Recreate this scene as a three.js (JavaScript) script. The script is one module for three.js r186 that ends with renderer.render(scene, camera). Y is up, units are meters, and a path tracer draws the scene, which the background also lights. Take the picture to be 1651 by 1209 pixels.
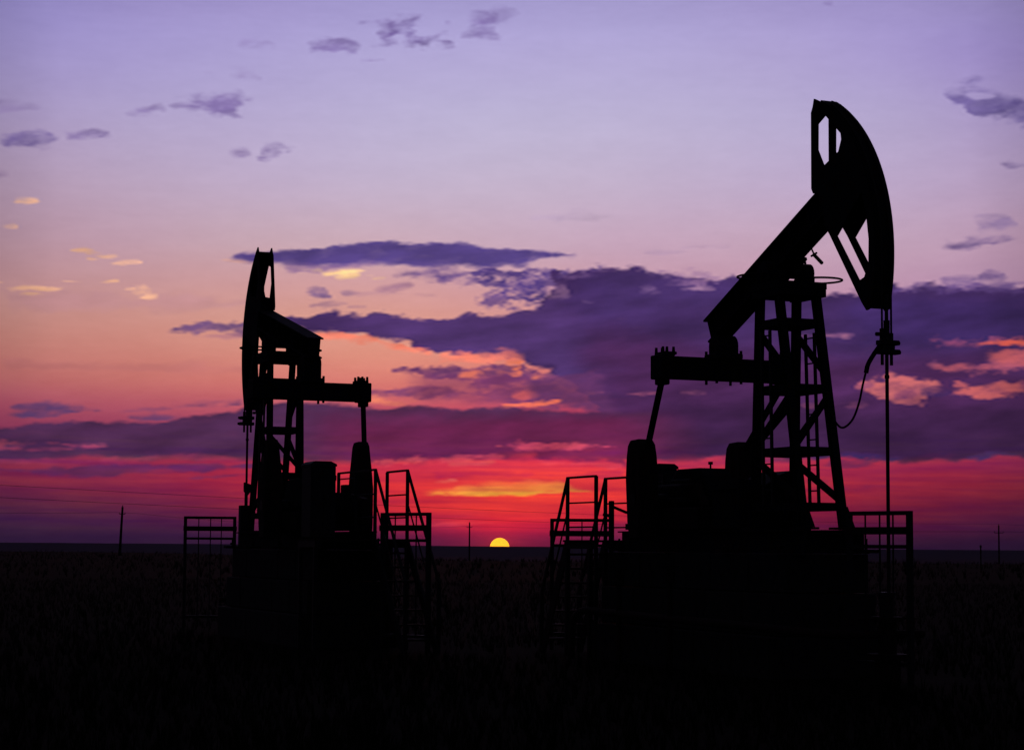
import * as THREE from 'three';
import { ImprovedNoise } from 'three/addons/math/ImprovedNoise.js';
import { mergeGeometries } from 'three/addons/utils/BufferGeometryUtils.js';
import { RoundedBoxGeometry } from 'three/addons/geometries/RoundedBoxGeometry.js';

// ---------------------------------------------------------------- camera
const scene = new THREE.Scene();
const R = THREE.MathUtils.degToRad;
const camera = new THREE.PerspectiveCamera(20.458, 1024 / 749, 0.1, 40000);
camera.position.set(0, 1.6, 0);
camera.rotation.set(R(4.7521), 0, R(0.35), 'XYZ');       // tilted up, a touch out of level
const renderer = new THREE.WebGLRenderer({ antialias: true });
renderer.toneMapping = THREE.LinearToneMapping;
renderer.toneMappingExposure = 1;
renderer.shadowMap.enabled = true;

// ---------------------------------------------------------------- sunset sky
// air colours over azimuth and elevation (degrees, azimuth 0 = straight ahead), clouds as bands with a top and a bottom
const AIR_AZ = [-13.889, -10.612, -6.926, -3.523, -0.009, 3.505, 7.247, 10.597, 13.891], AIR_EL = [14.981, 13.316, 11.637, 9.946, 8.245, 7.222, 6.197, 5.342, 4.487, 3.803, 3.119, 2.436, 1.753, 1.072, 0.561, 0.221, -0.017];
const AIR = [
  [[146, 136, 196], [158, 146, 204], [166, 154, 210], [170, 160, 214], [172, 162, 215], [172, 162, 214], [168, 156, 210], [162, 149, 205], [150, 138, 191]],
  [[158, 146, 200], [166, 154, 206], [173, 162, 210], [178, 168, 213], [180, 170, 214], [180, 170, 214], [176, 164, 210], [168, 154, 206], [154, 138, 196]],
  [[168, 152, 194], [176, 162, 202], [183, 170, 208], [188, 177, 212], [190, 180, 213], [189, 178, 212], [184, 172, 209], [178, 164, 204], [168, 150, 196]],
  [[176, 152, 180], [186, 164, 192], [192, 172, 200], [196, 178, 204], [197, 179, 204], [195, 176, 203], [191, 171, 202], [187, 166, 199], [180, 156, 190]],
  [[182, 146, 162], [192, 156, 172], [200, 166, 178], [204, 169, 182], [202, 168, 186], [199, 164, 186], [196, 162, 184], [193, 160, 184], [186, 150, 176]],
  [[188, 142, 148], [198, 150, 154], [207, 156, 158], [211, 158, 160], [208, 156, 164], [200, 152, 168], [194, 150, 172], [190, 148, 174], [180, 140, 168]],
  [[194, 138, 132], [204, 144, 136], [214, 152, 140], [219, 153, 140], [216, 148, 142], [200, 136, 146], [188, 128, 150], [182, 124, 152], [172, 118, 148]],
  [[194, 126, 118], [204, 132, 122], [216, 142, 128], [224, 146, 128], [222, 138, 126], [206, 118, 122], [188, 104, 122], [176, 98, 122], [166, 92, 118]],
  [[186, 106, 106], [196, 112, 108], [210, 118, 112], [218, 122, 114], [216, 112, 110], [202, 92, 104], [182, 84, 106], [170, 84, 106], [160, 82, 104]],
  [[168, 80, 100], [178, 86, 102], [190, 88, 104], [196, 86, 102], [198, 78, 100], [192, 66, 96], [174, 62, 96], [162, 64, 96], [150, 62, 94]],
  [[144, 58, 90], [152, 60, 90], [160, 56, 88], [170, 54, 86], [182, 52, 84], [180, 48, 82], [166, 48, 84], [152, 46, 82], [140, 46, 80]],
  [[140, 48, 82], [150, 48, 80], [166, 46, 76], [198, 50, 78], [218, 54, 80], [216, 54, 80], [180, 48, 80], [158, 42, 76], [146, 42, 76]],
  [[124, 38, 70], [138, 40, 70], [172, 40, 66], [214, 50, 64], [228, 60, 60], [226, 56, 60], [180, 42, 64], [146, 36, 62], [128, 34, 58]],
  [[88, 35, 66], [100, 35, 66], [134, 34, 64], [196, 42, 60], [226, 54, 56], [212, 46, 58], [152, 32, 60], [112, 28, 56], [94, 27, 56]],
  [[66, 32, 66], [72, 32, 66], [92, 30, 64], [146, 33, 68], [198, 34, 66], [162, 33, 66], [112, 26, 62], [84, 24, 58], [66, 24, 56]],
  [[56, 30, 62], [58, 30, 62], [70, 30, 62], [102, 32, 68], [142, 30, 70], [112, 31, 67], [84, 26, 60], [60, 24, 54], [50, 22, 50]],
  [[50, 28, 60], [52, 28, 60], [60, 28, 60], [88, 30, 66], [120, 28, 66], [92, 28, 64], [68, 26, 58], [50, 22, 52], [42, 20, 48]]
];
const CLOUDS = [
  { p: [[-13.945, 6.762, 6.265], [-10.657, 6.783, 6.363], [-6.959, 6.788, 6.483]], c: [176, 128, 150], a: 0.25, s: [0.239, 0.239], w: 0.171, f: 1, t: 0, e: 0.205 },
  { p: [[-13.897, 4.937, 4.638], [-10.616, 4.851, 4.683], [-6.93, 4.99, 4.752]], c: [176, 104, 112], a: 0.25, s: [0.171, 0.171], w: 0.137, f: 1, t: 0, e: 0.205 },
  { p: [[-4.039, 13.892, 13.882], [-3.634, 14.195, 13.702], [-3.226, 14.308, 13.658], [-2.817, 14.356, 13.659], [-2.407, 14.349, 13.699], [-1.997, 14.277, 13.784], [-1.584, 14.016, 14.006]], c: [112, 92, 150], a: 0.85, s: [0.575, 0.369], w: 0.41, f: 1.25, t: 0.2, e: 0.25 },
  { p: [[-3.515, 14.004, 13.994], [-3.289, 14.191, 13.88], [-3.062, 14.26, 13.851], [-2.834, 14.289, 13.85], [-2.606, 14.284, 13.874], [-2.377, 14.238, 13.926], [-2.147, 14.073, 14.063]], c: [96, 76, 140], a: 0.6, s: [0.359, 0.231], w: 0.257, f: 1.25, t: 0.55, e: 0.14 },
  { p: [[-1.359, 14.443, 14.433], [-1.188, 14.556, 14.365], [-1.017, 14.598, 14.348], [-0.846, 14.615, 14.348], [-0.674, 14.612, 14.362], [-0.502, 14.585, 14.394], [-0.33, 14.487, 14.477]], c: [112, 92, 150], a: 0.6, s: [0.215, 0.139], w: 0.154, f: 1.25, t: 0.65, e: 0.105 },
  { p: [[-1.404, 14.078, 14.068], [-1.244, 14.214, 13.982], [-1.083, 14.263, 13.959], [-0.921, 14.282, 13.957], [-0.76, 14.276, 13.973], [-0.598, 14.241, 14.01], [-0.436, 14.119, 14.109]], c: [112, 92, 150], a: 0.6, s: [0.263, 0.169], w: 0.188, f: 1.25, t: 0.65, e: 0.099 },
  { p: [[-0.556, 14.572, 14.562], [-0.436, 14.694, 14.483], [-0.315, 14.737, 14.461], [-0.193, 14.753, 14.458], [-0.072, 14.746, 14.47], [0.049, 14.713, 14.503], [0.171, 14.601, 14.591]], c: [112, 92, 150], a: 0.25, s: [0.239, 0.154], w: 0.171, f: 1.25, t: 0.65, e: 0.074 },
  { p: [[-5.921, 13.588, 13.578], [-5.631, 13.723, 13.512], [-5.338, 13.779, 13.503], [-5.045, 13.808, 13.512], [-4.751, 13.814, 13.538], [-4.457, 13.793, 13.582], [-4.161, 13.693, 13.683]], c: [124, 106, 162], a: 0.75, s: [0.239, 0.154], w: 0.171, f: 1.25, t: 0.65, e: 0.181 },
  { p: [[-7.767, 13.62, 13.61], [-7.577, 13.714, 13.564], [-7.386, 13.754, 13.559], [-7.195, 13.775, 13.566], [-7.002, 13.781, 13.585], [-6.81, 13.767, 13.617], [-6.616, 13.698, 13.688]], c: [136, 118, 172], a: 0.5, s: [0.168, 0.108], w: 0.12, f: 1.25, t: 0.65, e: 0.119 },
  { p: [[-4.314, 13.264, 13.254], [-4.184, 13.318, 13.227], [-4.054, 13.34, 13.223], [-3.924, 13.352, 13.227], [-3.794, 13.355, 13.238], [-3.663, 13.346, 13.256], [-3.532, 13.306, 13.296]], c: [136, 118, 172], a: 0.5, s: [0.096, 0.062], w: 0.068, f: 1.25, t: 0.55, e: 0.08 },
  { p: [[-7.935, 12.765, 12.755], [-7.798, 12.873, 12.693], [-7.66, 12.915, 12.679], [-7.522, 12.934, 12.681], [-7.383, 12.934, 12.698], [-7.244, 12.911, 12.73], [-7.104, 12.821, 12.811]], c: [140, 122, 172], a: 0.5, s: [0.204, 0.131], w: 0.145, f: 1.25, t: 0.65, e: 0.086 },
  { p: [[-8.62, 12.771, 12.761], [-8.555, 12.834, 12.724], [-8.49, 12.858, 12.715], [-8.424, 12.868, 12.716], [-8.359, 12.867, 12.725], [-8.293, 12.853, 12.743], [-8.226, 12.799, 12.79]], c: [144, 128, 176], a: 0.4, s: [0.12, 0.077], w: 0.086, f: 1.25, t: 0.55, e: 0.041 },
  { p: [[-9.558, 11.836, 11.826], [-9.151, 12.063, 11.752], [-8.74, 12.172, 11.762], [-8.328, 12.241, 11.801], [-7.914, 12.274, 11.864], [-7.498, 12.268, 11.955], [-7.08, 12.141, 12.131]], c: [118, 100, 152], a: 0.9, s: [0.359, 0.231], w: 0.257, f: 1.25, t: 0.35, e: 0.259 },
  { p: [[-10.897, 11.681, 11.671], [-10.66, 11.821, 11.63], [-10.421, 11.89, 11.641], [-10.182, 11.935, 11.668], [-9.942, 11.96, 11.71], [-9.701, 11.96, 11.77], [-9.458, 11.89, 11.88]], c: [126, 108, 158], a: 0.7, s: [0.215, 0.139], w: 0.154, f: 1.25, t: 0.6, e: 0.152 },
  { p: [[-14.166, 10.676, 10.666], [-13.886, 10.849, 10.621], [-13.604, 10.937, 10.637], [-13.32, 10.996, 10.674], [-13.034, 11.029, 10.729], [-12.748, 11.034, 10.805], [-12.458, 10.952, 10.942]], c: [108, 90, 148], a: 0.8, s: [0.263, 0.169], w: 0.188, f: 1.25, t: 0.55, e: 0.185 },
  { p: [[-12.428, 10.948, 10.938], [-12.191, 11.049, 10.919], [-11.951, 11.102, 10.933], [-11.711, 11.139, 10.958], [-11.471, 11.162, 10.993], [-11.229, 11.169, 11.039], [-10.986, 11.129, 11.119]], c: [124, 104, 158], a: 0.7, s: [0.144, 0.092], w: 0.103, f: 1.25, t: 0.55, e: 0.154 },
  { p: [[-14.853, 11.453, 11.443], [-14.537, 11.607, 11.42], [-14.218, 11.692, 11.447], [-13.897, 11.753, 11.49], [-13.575, 11.794, 11.548], [-13.251, 11.81, 11.622], [-12.925, 11.757, 11.747]], c: [140, 120, 170], a: 0.5, s: [0.215, 0.139], w: 0.154, f: 1.25, t: 0.65, e: 0.209 },
  { p: [[-7.954, 10.638, 10.628], [-7.844, 10.768, 10.576], [-7.734, 10.827, 10.575], [-7.622, 10.861, 10.591], [-7.511, 10.874, 10.623], [-7.398, 10.864, 10.671], [-7.285, 10.782, 10.772]], c: [126, 106, 154], a: 0.8, s: [0.215, 0.139], w: 0.154, f: 1.25, t: 0.7, e: 0.07 },
  { p: [[-7.206, 10.627, 10.616], [-7.011, 10.82, 10.556], [-6.815, 10.914, 10.567], [-6.618, 10.974, 10.603], [-6.42, 11.005, 10.659], [-6.221, 11.003, 10.739], [-6.021, 10.901, 10.891]], c: [118, 98, 150], a: 0.9, s: [0.299, 0.192], w: 0.214, f: 1.25, t: 0.7, e: 0.123 },
  { p: [[-14.575, 9.806, 9.796], [-14.427, 9.894, 9.755], [-14.277, 9.931, 9.75], [-14.127, 9.951, 9.757], [-13.975, 9.956, 9.775], [-13.824, 9.944, 9.805], [-13.67, 9.882, 9.872]], c: [140, 114, 150], a: 0.6, s: [0.156, 0.1], w: 0.111, f: 1.25, t: 0.55, e: 0.099 },
  { p: [[0.376, 9.039, 9.029], [0.843, 9.141, 8.987], [1.31, 9.185, 8.985], [1.777, 9.21, 8.995], [2.244, 9.218, 9.017], [2.711, 9.206, 9.053], [3.177, 9.138, 9.128]], c: [176, 152, 182], a: 0.5, s: [0.168, 0.108], w: 0.12, f: 1.25, t: 0.65, e: 0.287 },
  { p: [[3.577, 8.088, 8.078], [3.81, 8.137, 8.055], [4.042, 8.158, 8.052], [4.274, 8.169, 8.056], [4.506, 8.172, 8.066], [4.738, 8.165, 8.083], [4.97, 8.13, 8.119]], c: [170, 140, 170], a: 0.4, s: [0.084, 0.054], w: 0.06, f: 1.25, t: 0.55, e: 0.144 },
  { p: [[12.425, 11.763, 11.753], [12.915, 12.107, 11.501], [13.401, 12.215, 11.417], [13.883, 12.244, 11.39], [14.363, 12.205, 11.411], [14.839, 12.087, 11.487], [15.309, 11.738, 11.728]], c: [112, 96, 156], a: 0.9, s: [0.718, 0.462], w: 0.513, f: 1.25, t: 0.2, e: 0.312 },
  { p: [[13.202, 11.884, 11.874], [13.49, 12.043, 11.756], [13.776, 12.093, 11.716], [14.061, 12.105, 11.702], [14.345, 12.087, 11.711], [14.627, 12.031, 11.745], [14.907, 11.867, 11.857]], c: [92, 76, 140], a: 0.7, s: [0.335, 0.215], w: 0.239, f: 1.25, t: 0.55, e: 0.185 },
  { p: [[13.336, 10.297, 10.287], [13.565, 10.372, 10.232], [13.793, 10.396, 10.214], [14.02, 10.402, 10.209], [14.247, 10.394, 10.213], [14.473, 10.369, 10.23], [14.697, 10.293, 10.283]], c: [120, 100, 150], a: 0.8, s: [0.156, 0.1], w: 0.111, f: 1.25, t: 0.55, e: 0.148 },
  { p: [[11.603, 8.14, 8.13], [11.976, 8.284, 8.082], [12.347, 8.351, 8.088], [12.716, 8.393, 8.112], [13.084, 8.413, 8.15], [13.451, 8.407, 8.207], [13.816, 8.327, 8.317]], c: [112, 88, 140], a: 0.85, s: [0.227, 0.146], w: 0.162, f: 1.25, t: 0.6, e: 0.238 },
  { p: [[12.559, 8.631, 8.621], [12.789, 8.766, 8.565], [13.018, 8.826, 8.563], [13.247, 8.86, 8.579], [13.475, 8.872, 8.61], [13.702, 8.859, 8.66], [13.928, 8.772, 8.762]], c: [136, 112, 156], a: 0.7, s: [0.227, 0.146], w: 0.162, f: 1.25, t: 0.7, e: 0.148 },
  { p: [[4.593, 8.242, 8.232], [4.858, 8.297, 8.205], [5.123, 8.32, 8.201], [5.388, 8.332, 8.205], [5.652, 8.334, 8.216], [5.916, 8.326, 8.234], [6.18, 8.285, 8.275]], c: [170, 138, 168], a: 0.35, s: [0.096, 0.062], w: 0.068, f: 1.25, t: 0.55, e: 0.164 },
  { p: [[8.639, 14.787, 14.777], [8.689, 14.845, 14.736], [8.738, 14.863, 14.722], [8.788, 14.869, 14.718], [8.837, 14.864, 14.722], [8.886, 14.845, 14.736], [8.935, 14.787, 14.777]], c: [130, 110, 170], a: 0.4, s: [0.12, 0.077], w: 0.086, f: 1.25, t: 0.55, e: 0.031 },
  { p: [[-13.737, 9.18, 9.17], [-13.606, 9.248, 9.139], [-13.474, 9.278, 9.136], [-13.342, 9.294, 9.142], [-13.209, 9.299, 9.156], [-13.075, 9.29, 9.18], [-12.941, 9.242, 9.233]], c: [246, 184, 146], a: 0.8, s: [0.12, 0.077], w: 0.086, f: 1.25, t: 0.5, e: 0.086 },
  { p: [[-13.99, 8.488, 8.478], [-13.913, 8.535, 8.455], [-13.835, 8.554, 8.452], [-13.756, 8.564, 8.455], [-13.677, 8.566, 8.464], [-13.598, 8.559, 8.479], [-13.518, 8.525, 8.515]], c: [246, 184, 146], a: 0.8, s: [0.084, 0.054], w: 0.06, f: 1.25, t: 0.5, e: 0.051 },
  { p: [[-12.191, 7.906, 7.896], [-12.071, 7.956, 7.875], [-11.95, 7.978, 7.874], [-11.829, 7.99, 7.88], [-11.707, 7.995, 7.891], [-11.586, 7.99, 7.909], [-11.463, 7.957, 7.947]], c: [246, 184, 146], a: 0.8, s: [0.084, 0.054], w: 0.06, f: 1.25, t: 0.5, e: 0.078 },
  { p: [[-11.774, 7.842, 7.832], [-11.699, 7.889, 7.808], [-11.622, 7.907, 7.804], [-11.546, 7.916, 7.806], [-11.469, 7.918, 7.814], [-11.392, 7.91, 7.829], [-11.314, 7.874, 7.864]], c: [246, 184, 146], a: 0.8, s: [0.084, 0.054], w: 0.06, f: 1.25, t: 0.5, e: 0.049 },
  { p: [[-11.557, 7.779, 7.769], [-11.443, 7.828, 7.747], [-11.328, 7.849, 7.745], [-11.213, 7.861, 7.75], [-11.097, 7.865, 7.761], [-10.981, 7.859, 7.778], [-10.865, 7.826, 7.815]], c: [246, 184, 146], a: 0.8, s: [0.084, 0.054], w: 0.06, f: 1.25, t: 0.5, e: 0.074 },
  { p: [[-11.694, 7.706, 7.696], [-11.644, 7.733, 7.682], [-11.593, 7.744, 7.68], [-11.542, 7.749, 7.682], [-11.491, 7.751, 7.687], [-11.439, 7.746, 7.696], [-11.388, 7.726, 7.716]], c: [246, 184, 146], a: 0.8, s: [0.051, 0.051], w: 0.06, f: 1.25, t: 0.5, e: 0.033 },
  { p: [[-11.143, 7.603, 7.593], [-10.977, 7.655, 7.574], [-10.811, 7.68, 7.576], [-10.644, 7.695, 7.584], [-10.476, 7.702, 7.598], [-10.308, 7.699, 7.618], [-10.14, 7.669, 7.659]], c: [246, 184, 146], a: 0.8, s: [0.084, 0.054], w: 0.06, f: 1.25, t: 0.5, e: 0.107 },
  { p: [[-13.898, 6.856, 6.846], [-13.705, 6.922, 6.822], [-13.511, 6.953, 6.823], [-13.316, 6.972, 6.833], [-13.12, 6.98, 6.85], [-12.924, 6.977, 6.876], [-12.726, 6.937, 6.927]], c: [246, 184, 146], a: 0.8, s: [0.108, 0.069], w: 0.077, f: 1.25, t: 0.5, e: 0.127 },
  { p: [[-13.203, 6.841, 6.831], [-13.034, 6.888, 6.818], [-12.863, 6.911, 6.821], [-12.693, 6.926, 6.83], [-12.522, 6.934, 6.844], [-12.35, 6.935, 6.864], [-12.178, 6.911, 6.901]], c: [246, 184, 146], a: 0.8, s: [0.072, 0.051], w: 0.06, f: 1.25, t: 0.5, e: 0.111 },
  { p: [[-12.571, 7.066, 7.056], [-12.438, 7.111, 7.04], [-12.305, 7.131, 7.041], [-12.172, 7.144, 7.048], [-12.038, 7.149, 7.059], [-11.904, 7.147, 7.076], [-11.77, 7.121, 7.111]], c: [246, 184, 146], a: 0.8, s: [0.072, 0.051], w: 0.06, f: 1.25, t: 0.5, e: 0.086 },
  { p: [[-12.029, 7.097, 7.087], [-11.935, 7.144, 7.063], [-11.839, 7.164, 7.06], [-11.744, 7.174, 7.064], [-11.648, 7.177, 7.073], [-11.552, 7.17, 7.089], [-11.455, 7.135, 7.125]], c: [246, 184, 146], a: 0.8, s: [0.084, 0.054], w: 0.06, f: 1.25, t: 0.5, e: 0.062 },
  { p: [[-11.437, 7.098, 7.088], [-11.335, 7.134, 7.073], [-11.233, 7.15, 7.073], [-11.131, 7.16, 7.078], [-11.028, 7.164, 7.087], [-10.925, 7.161, 7.1], [-10.822, 7.138, 7.128]], c: [246, 184, 146], a: 0.8, s: [0.06, 0.051], w: 0.06, f: 1.25, t: 0.5, e: 0.066 },
  { p: [[-10.754, 6.93, 6.919], [-10.69, 6.957, 6.907], [-10.626, 6.969, 6.905], [-10.562, 6.975, 6.908], [-10.497, 6.977, 6.913], [-10.433, 6.974, 6.923], [-10.368, 6.954, 6.944]], c: [246, 184, 146], a: 0.8, s: [0.051, 0.051], w: 0.06, f: 1.25, t: 0.5, e: 0.041 },
  { p: [[-10.602, 6.871, 6.861], [-10.501, 6.954, 6.812], [-10.398, 6.986, 6.801], [-10.295, 7.0, 6.802], [-10.192, 6.999, 6.814], [-10.089, 6.98, 6.838], [-9.984, 6.91, 6.9]], c: [246, 184, 146], a: 0.8, s: [0.156, 0.1], w: 0.111, f: 1.25, t: 0.5, e: 0.066 },
  { p: [[-10.332, 6.719, 6.709], [-10.23, 6.784, 6.673], [-10.128, 6.81, 6.665], [-10.025, 6.822, 6.667], [-9.921, 6.823, 6.678], [-9.818, 6.81, 6.698], [-9.713, 6.757, 6.747]], c: [246, 184, 146], a: 0.8, s: [0.12, 0.077], w: 0.086, f: 1.25, t: 0.5, e: 0.066 },
  { p: [[-14.314, 6.992, 6.982], [-14.221, 7.022, 6.972], [-14.127, 7.037, 6.974], [-14.033, 7.046, 6.979], [-13.939, 7.05, 6.987], [-13.845, 7.049, 6.999], [-13.75, 7.033, 7.023]], c: [246, 184, 146], a: 0.8, s: [0.051, 0.051], w: 0.06, f: 1.25, t: 0.5, e: 0.062 },
  { p: [[-13.503, 6.721, 6.711], [-13.39, 6.752, 6.702], [-13.277, 6.767, 6.704], [-13.164, 6.777, 6.71], [-13.05, 6.783, 6.719], [-12.936, 6.783, 6.733], [-12.822, 6.767, 6.757]], c: [246, 184, 146], a: 0.8, s: [0.051, 0.051], w: 0.06, f: 1.25, t: 0.5, e: 0.074 },
  { p: [[-5.321, 7.482, 7.472], [-5.19, 7.543, 7.44], [-5.058, 7.567, 7.434], [-4.926, 7.579, 7.438], [-4.793, 7.581, 7.448], [-4.661, 7.57, 7.467], [-4.528, 7.523, 7.513]], c: [250, 204, 140], a: 0.8, s: [0.108, 0.069], w: 0.077, f: 1.25, t: 0.55, e: 0.082 },
  { p: [[-5.073, 7.425, 7.415], [-4.919, 7.504, 7.371], [-4.764, 7.536, 7.362], [-4.609, 7.551, 7.365], [-4.453, 7.552, 7.378], [-4.297, 7.536, 7.402], [-4.141, 7.472, 7.462]], c: [250, 204, 140], a: 0.8, s: [0.144, 0.092], w: 0.103, f: 1.25, t: 0.55, e: 0.096 },
  { p: [[-4.809, 7.542, 7.532], [-4.677, 7.591, 7.509], [-4.545, 7.611, 7.506], [-4.413, 7.622, 7.509], [-4.28, 7.625, 7.519], [-4.147, 7.618, 7.535], [-4.014, 7.582, 7.572]], c: [250, 204, 140], a: 0.8, s: [0.084, 0.054], w: 0.06, f: 1.25, t: 0.55, e: 0.082 },
  { p: [[-4.127, 7.459, 7.448], [-4.067, 7.492, 7.43], [-4.008, 7.504, 7.426], [-3.948, 7.51, 7.427], [-3.889, 7.51, 7.432], [-3.829, 7.503, 7.442], [-3.769, 7.476, 7.466]], c: [250, 204, 140], a: 0.8, s: [0.06, 0.051], w: 0.06, f: 1.25, t: 0.55, e: 0.037 },
  { p: [[-4.002, 7.381, 7.37], [-3.91, 7.433, 7.34], [-3.818, 7.453, 7.334], [-3.725, 7.462, 7.335], [-3.632, 7.462, 7.343], [-3.539, 7.451, 7.358], [-3.445, 7.408, 7.397]], c: [250, 204, 140], a: 0.8, s: [0.096, 0.062], w: 0.068, f: 1.25, t: 0.55, e: 0.057 },
  { p: [[-6.015, 7.577, 7.567], [-5.943, 7.611, 7.549], [-5.87, 7.624, 7.546], [-5.798, 7.631, 7.548], [-5.725, 7.632, 7.554], [-5.653, 7.626, 7.565], [-5.58, 7.6, 7.59]], c: [250, 204, 140], a: 0.8, s: [0.06, 0.051], w: 0.06, f: 1.25, t: 0.55, e: 0.045 },
  { p: [[-5.673, 7.567, 7.557], [-5.601, 7.6, 7.539], [-5.529, 7.614, 7.536], [-5.456, 7.621, 7.538], [-5.384, 7.622, 7.543], [-5.311, 7.616, 7.554], [-5.238, 7.59, 7.58]], c: [250, 204, 140], a: 0.8, s: [0.06, 0.051], w: 0.06, f: 1.25, t: 0.55, e: 0.045 },
  { p: [[-8.062, 7.88, 7.847], [-7.319, 8.034, 7.797], [-6.47, 8.121, 7.697], [-5.276, 8.196, 7.704], [-4.593, 8.328, 7.716], [-3.048, 8.386, 7.739], [-1.324, 8.321, 7.724], [0.056, 8.246, 7.769], [0.919, 8.148, 7.943], [1.85, 8.065, 8.031]], c: [82, 64, 130], a: 0.96, s: [0.103, 0.154], w: 0.103, f: 1.2, t: 0.12, e: 0.342 },
  { p: [[-6.379, 7.75, 7.615], [-5.612, 7.732, 7.562], [-4.586, 7.75, 7.648], [-3.729, 7.798, 7.73]], c: [112, 82, 136], a: 0.6, s: [0.086, 0.103], w: 0.103, f: 1.4, t: 0.3, e: 0.205 },
  { p: [[-8.128, 7.811, 7.777], [-7.315, 7.78, 7.729], [-6.634, 7.711, 7.677]], c: [228, 168, 150], a: 0.6, s: [0.068, 0.068], w: 0.051, f: 1, t: 0, e: 0.205 },
  { p: [[-3.873, 7.039, 7.028], [-3.669, 7.144, 6.999], [-3.464, 7.196, 7.008], [-3.259, 7.23, 7.029], [-3.053, 7.249, 7.062], [-2.847, 7.251, 7.106], [-2.641, 7.199, 7.189]], c: [150, 106, 140], a: 0.6, s: [0.156, 0.1], w: 0.111, f: 1.25, t: 0.65, e: 0.127 },
  { p: [[-3.369, 7.496, 7.486], [-3.152, 7.638, 7.401], [-2.933, 7.691, 7.381], [-2.714, 7.714, 7.382], [-2.494, 7.712, 7.401], [-2.274, 7.679, 7.442], [-2.054, 7.557, 7.547]], c: [96, 70, 130], a: 0.7, s: [0.263, 0.169], w: 0.188, f: 1.25, t: 0.7, e: 0.135 },
  { p: [[-2.452, 7.505, 7.495], [-2.207, 7.625, 7.388], [-1.961, 7.656, 7.345], [-1.715, 7.657, 7.324], [-1.468, 7.633, 7.322], [-1.222, 7.578, 7.34], [-0.974, 7.433, 7.423]], c: [88, 64, 126], a: 0.85, s: [0.263, 0.169], w: 0.188, f: 1.25, t: 0.65, e: 0.152 },
  { p: [[-5.933, 6.917, 6.907], [-5.789, 7.009, 6.855], [-5.644, 7.043, 6.843], [-5.5, 7.059, 6.844], [-5.354, 7.059, 6.858], [-5.209, 7.039, 6.885], [-5.062, 6.963, 6.952]], c: [112, 84, 134], a: 0.85, s: [0.168, 0.108], w: 0.12, f: 1.25, t: 0.45, e: 0.09 },
  { p: [[-4.821, 6.941, 6.931], [-4.723, 7.006, 6.893], [-4.624, 7.031, 6.884], [-4.525, 7.042, 6.885], [-4.426, 7.041, 6.894], [-4.326, 7.026, 6.913], [-4.226, 6.971, 6.961]], c: [140, 104, 140], a: 0.6, s: [0.12, 0.077], w: 0.086, f: 1.25, t: 0.55, e: 0.062 },
  { p: [[-5.677, 6.619, 6.609], [-5.481, 6.683, 6.58], [-5.283, 6.711, 6.578], [-5.085, 6.726, 6.584], [-4.887, 6.731, 6.598], [-4.689, 6.723, 6.621], [-4.49, 6.679, 6.669]], c: [150, 108, 136], a: 0.55, s: [0.108, 0.069], w: 0.077, f: 1.25, t: 0.65, e: 0.123 },
  { p: [[-4.611, 6.562, 6.551], [-4.513, 6.597, 6.535], [-4.414, 6.611, 6.533], [-4.314, 6.619, 6.535], [-4.215, 6.621, 6.542], [-4.116, 6.616, 6.554], [-4.016, 6.591, 6.581]], c: [150, 108, 136], a: 0.5, s: [0.06, 0.051], w: 0.06, f: 1.25, t: 0.55, e: 0.062 },
  { p: [[-4.576, 7.036, 6.933], [-3.205, 6.987, 6.919], [-2.173, 6.965, 6.914]], c: [170, 124, 150], a: 0.3, s: [0.103, 0.103], w: 0.103, f: 1, t: 0, e: 0.205 },
  { p: [[-1.284, 7.622, 7.486], [-0.802, 7.694, 7.183], [-0.113, 7.699, 6.641], [0.577, 7.686, 6.542], [1.266, 7.638, 6.443], [2.127, 7.674, 6.411], [2.729, 7.708, 6.548]], c: [82, 60, 124], a: 0.95, s: [0.086, 0.171], w: 0.239, f: 2.2, t: 0.75, e: 0.239 },
  { p: [[-1.141, 6.872, 6.633], [-0.625, 6.979, 6.535], [0.064, 6.915, 6.505]], c: [96, 68, 128], a: 0.8, s: [0.103, 0.103], w: 0.154, f: 2.2, t: 0.5, e: 0.205 },
  { p: [[-9.604, 5.868, 5.834], [-8.97, 5.983, 5.831], [-8.299, 6.049, 5.863], [-7.455, 6.083, 5.744], [-6.524, 6.118, 5.863]], c: [100, 70, 122], a: 0.85, s: [0.086, 0.12], w: 0.12, f: 1.8, t: 0.3, e: 0.342 },
  { p: [[-8.966, 5.798, 5.662], [-8.126, 5.815, 5.646], [-7.282, 5.798, 5.629]], c: [170, 112, 132], a: 0.5, s: [0.086, 0.103], w: 0.103, f: 1, t: 0, e: 0.205 },
  { p: [[-6.475, 6.221, 5.949], [-5.932, 6.349, 5.941], [-5.251, 6.395, 5.918], [-4.569, 6.44, 5.877], [-3.884, 6.432, 5.801], [-3.198, 6.407, 5.622], [-2.769, 6.378, 5.456], [-2.339, 6.349, 5.392], [-1.48, 6.357, 5.366], [-0.621, 6.398, 5.355], [-0.242, 6.418, 5.272], [0.153, 6.472, 5.001], [0.617, 6.542, 4.799], [1.097, 6.852, 4.63], [1.354, 7.263, 4.152], [1.611, 7.57, 3.299], [2.299, 7.674, 2.533], [2.987, 7.708, 2.485], [3.846, 7.706, 2.488], [4.703, 7.584, 2.491], [5.728, 7.459, 2.493], [6.409, 7.352, 2.494], [8.102, 6.963, 2.495], [8.776, 6.888, 2.495], [9.783, 6.992, 2.494], [10.618, 7.063, 2.509], [11.779, 7.126, 2.506], [13.093, 7.065, 2.502], [18.664, 6.86, 2.453]], c: [65, 42, 93], a: 0.98, s: [0.103, 0.137], w: 0.154, f: 1.5, t: 0.06, e: 0.171 },
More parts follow.
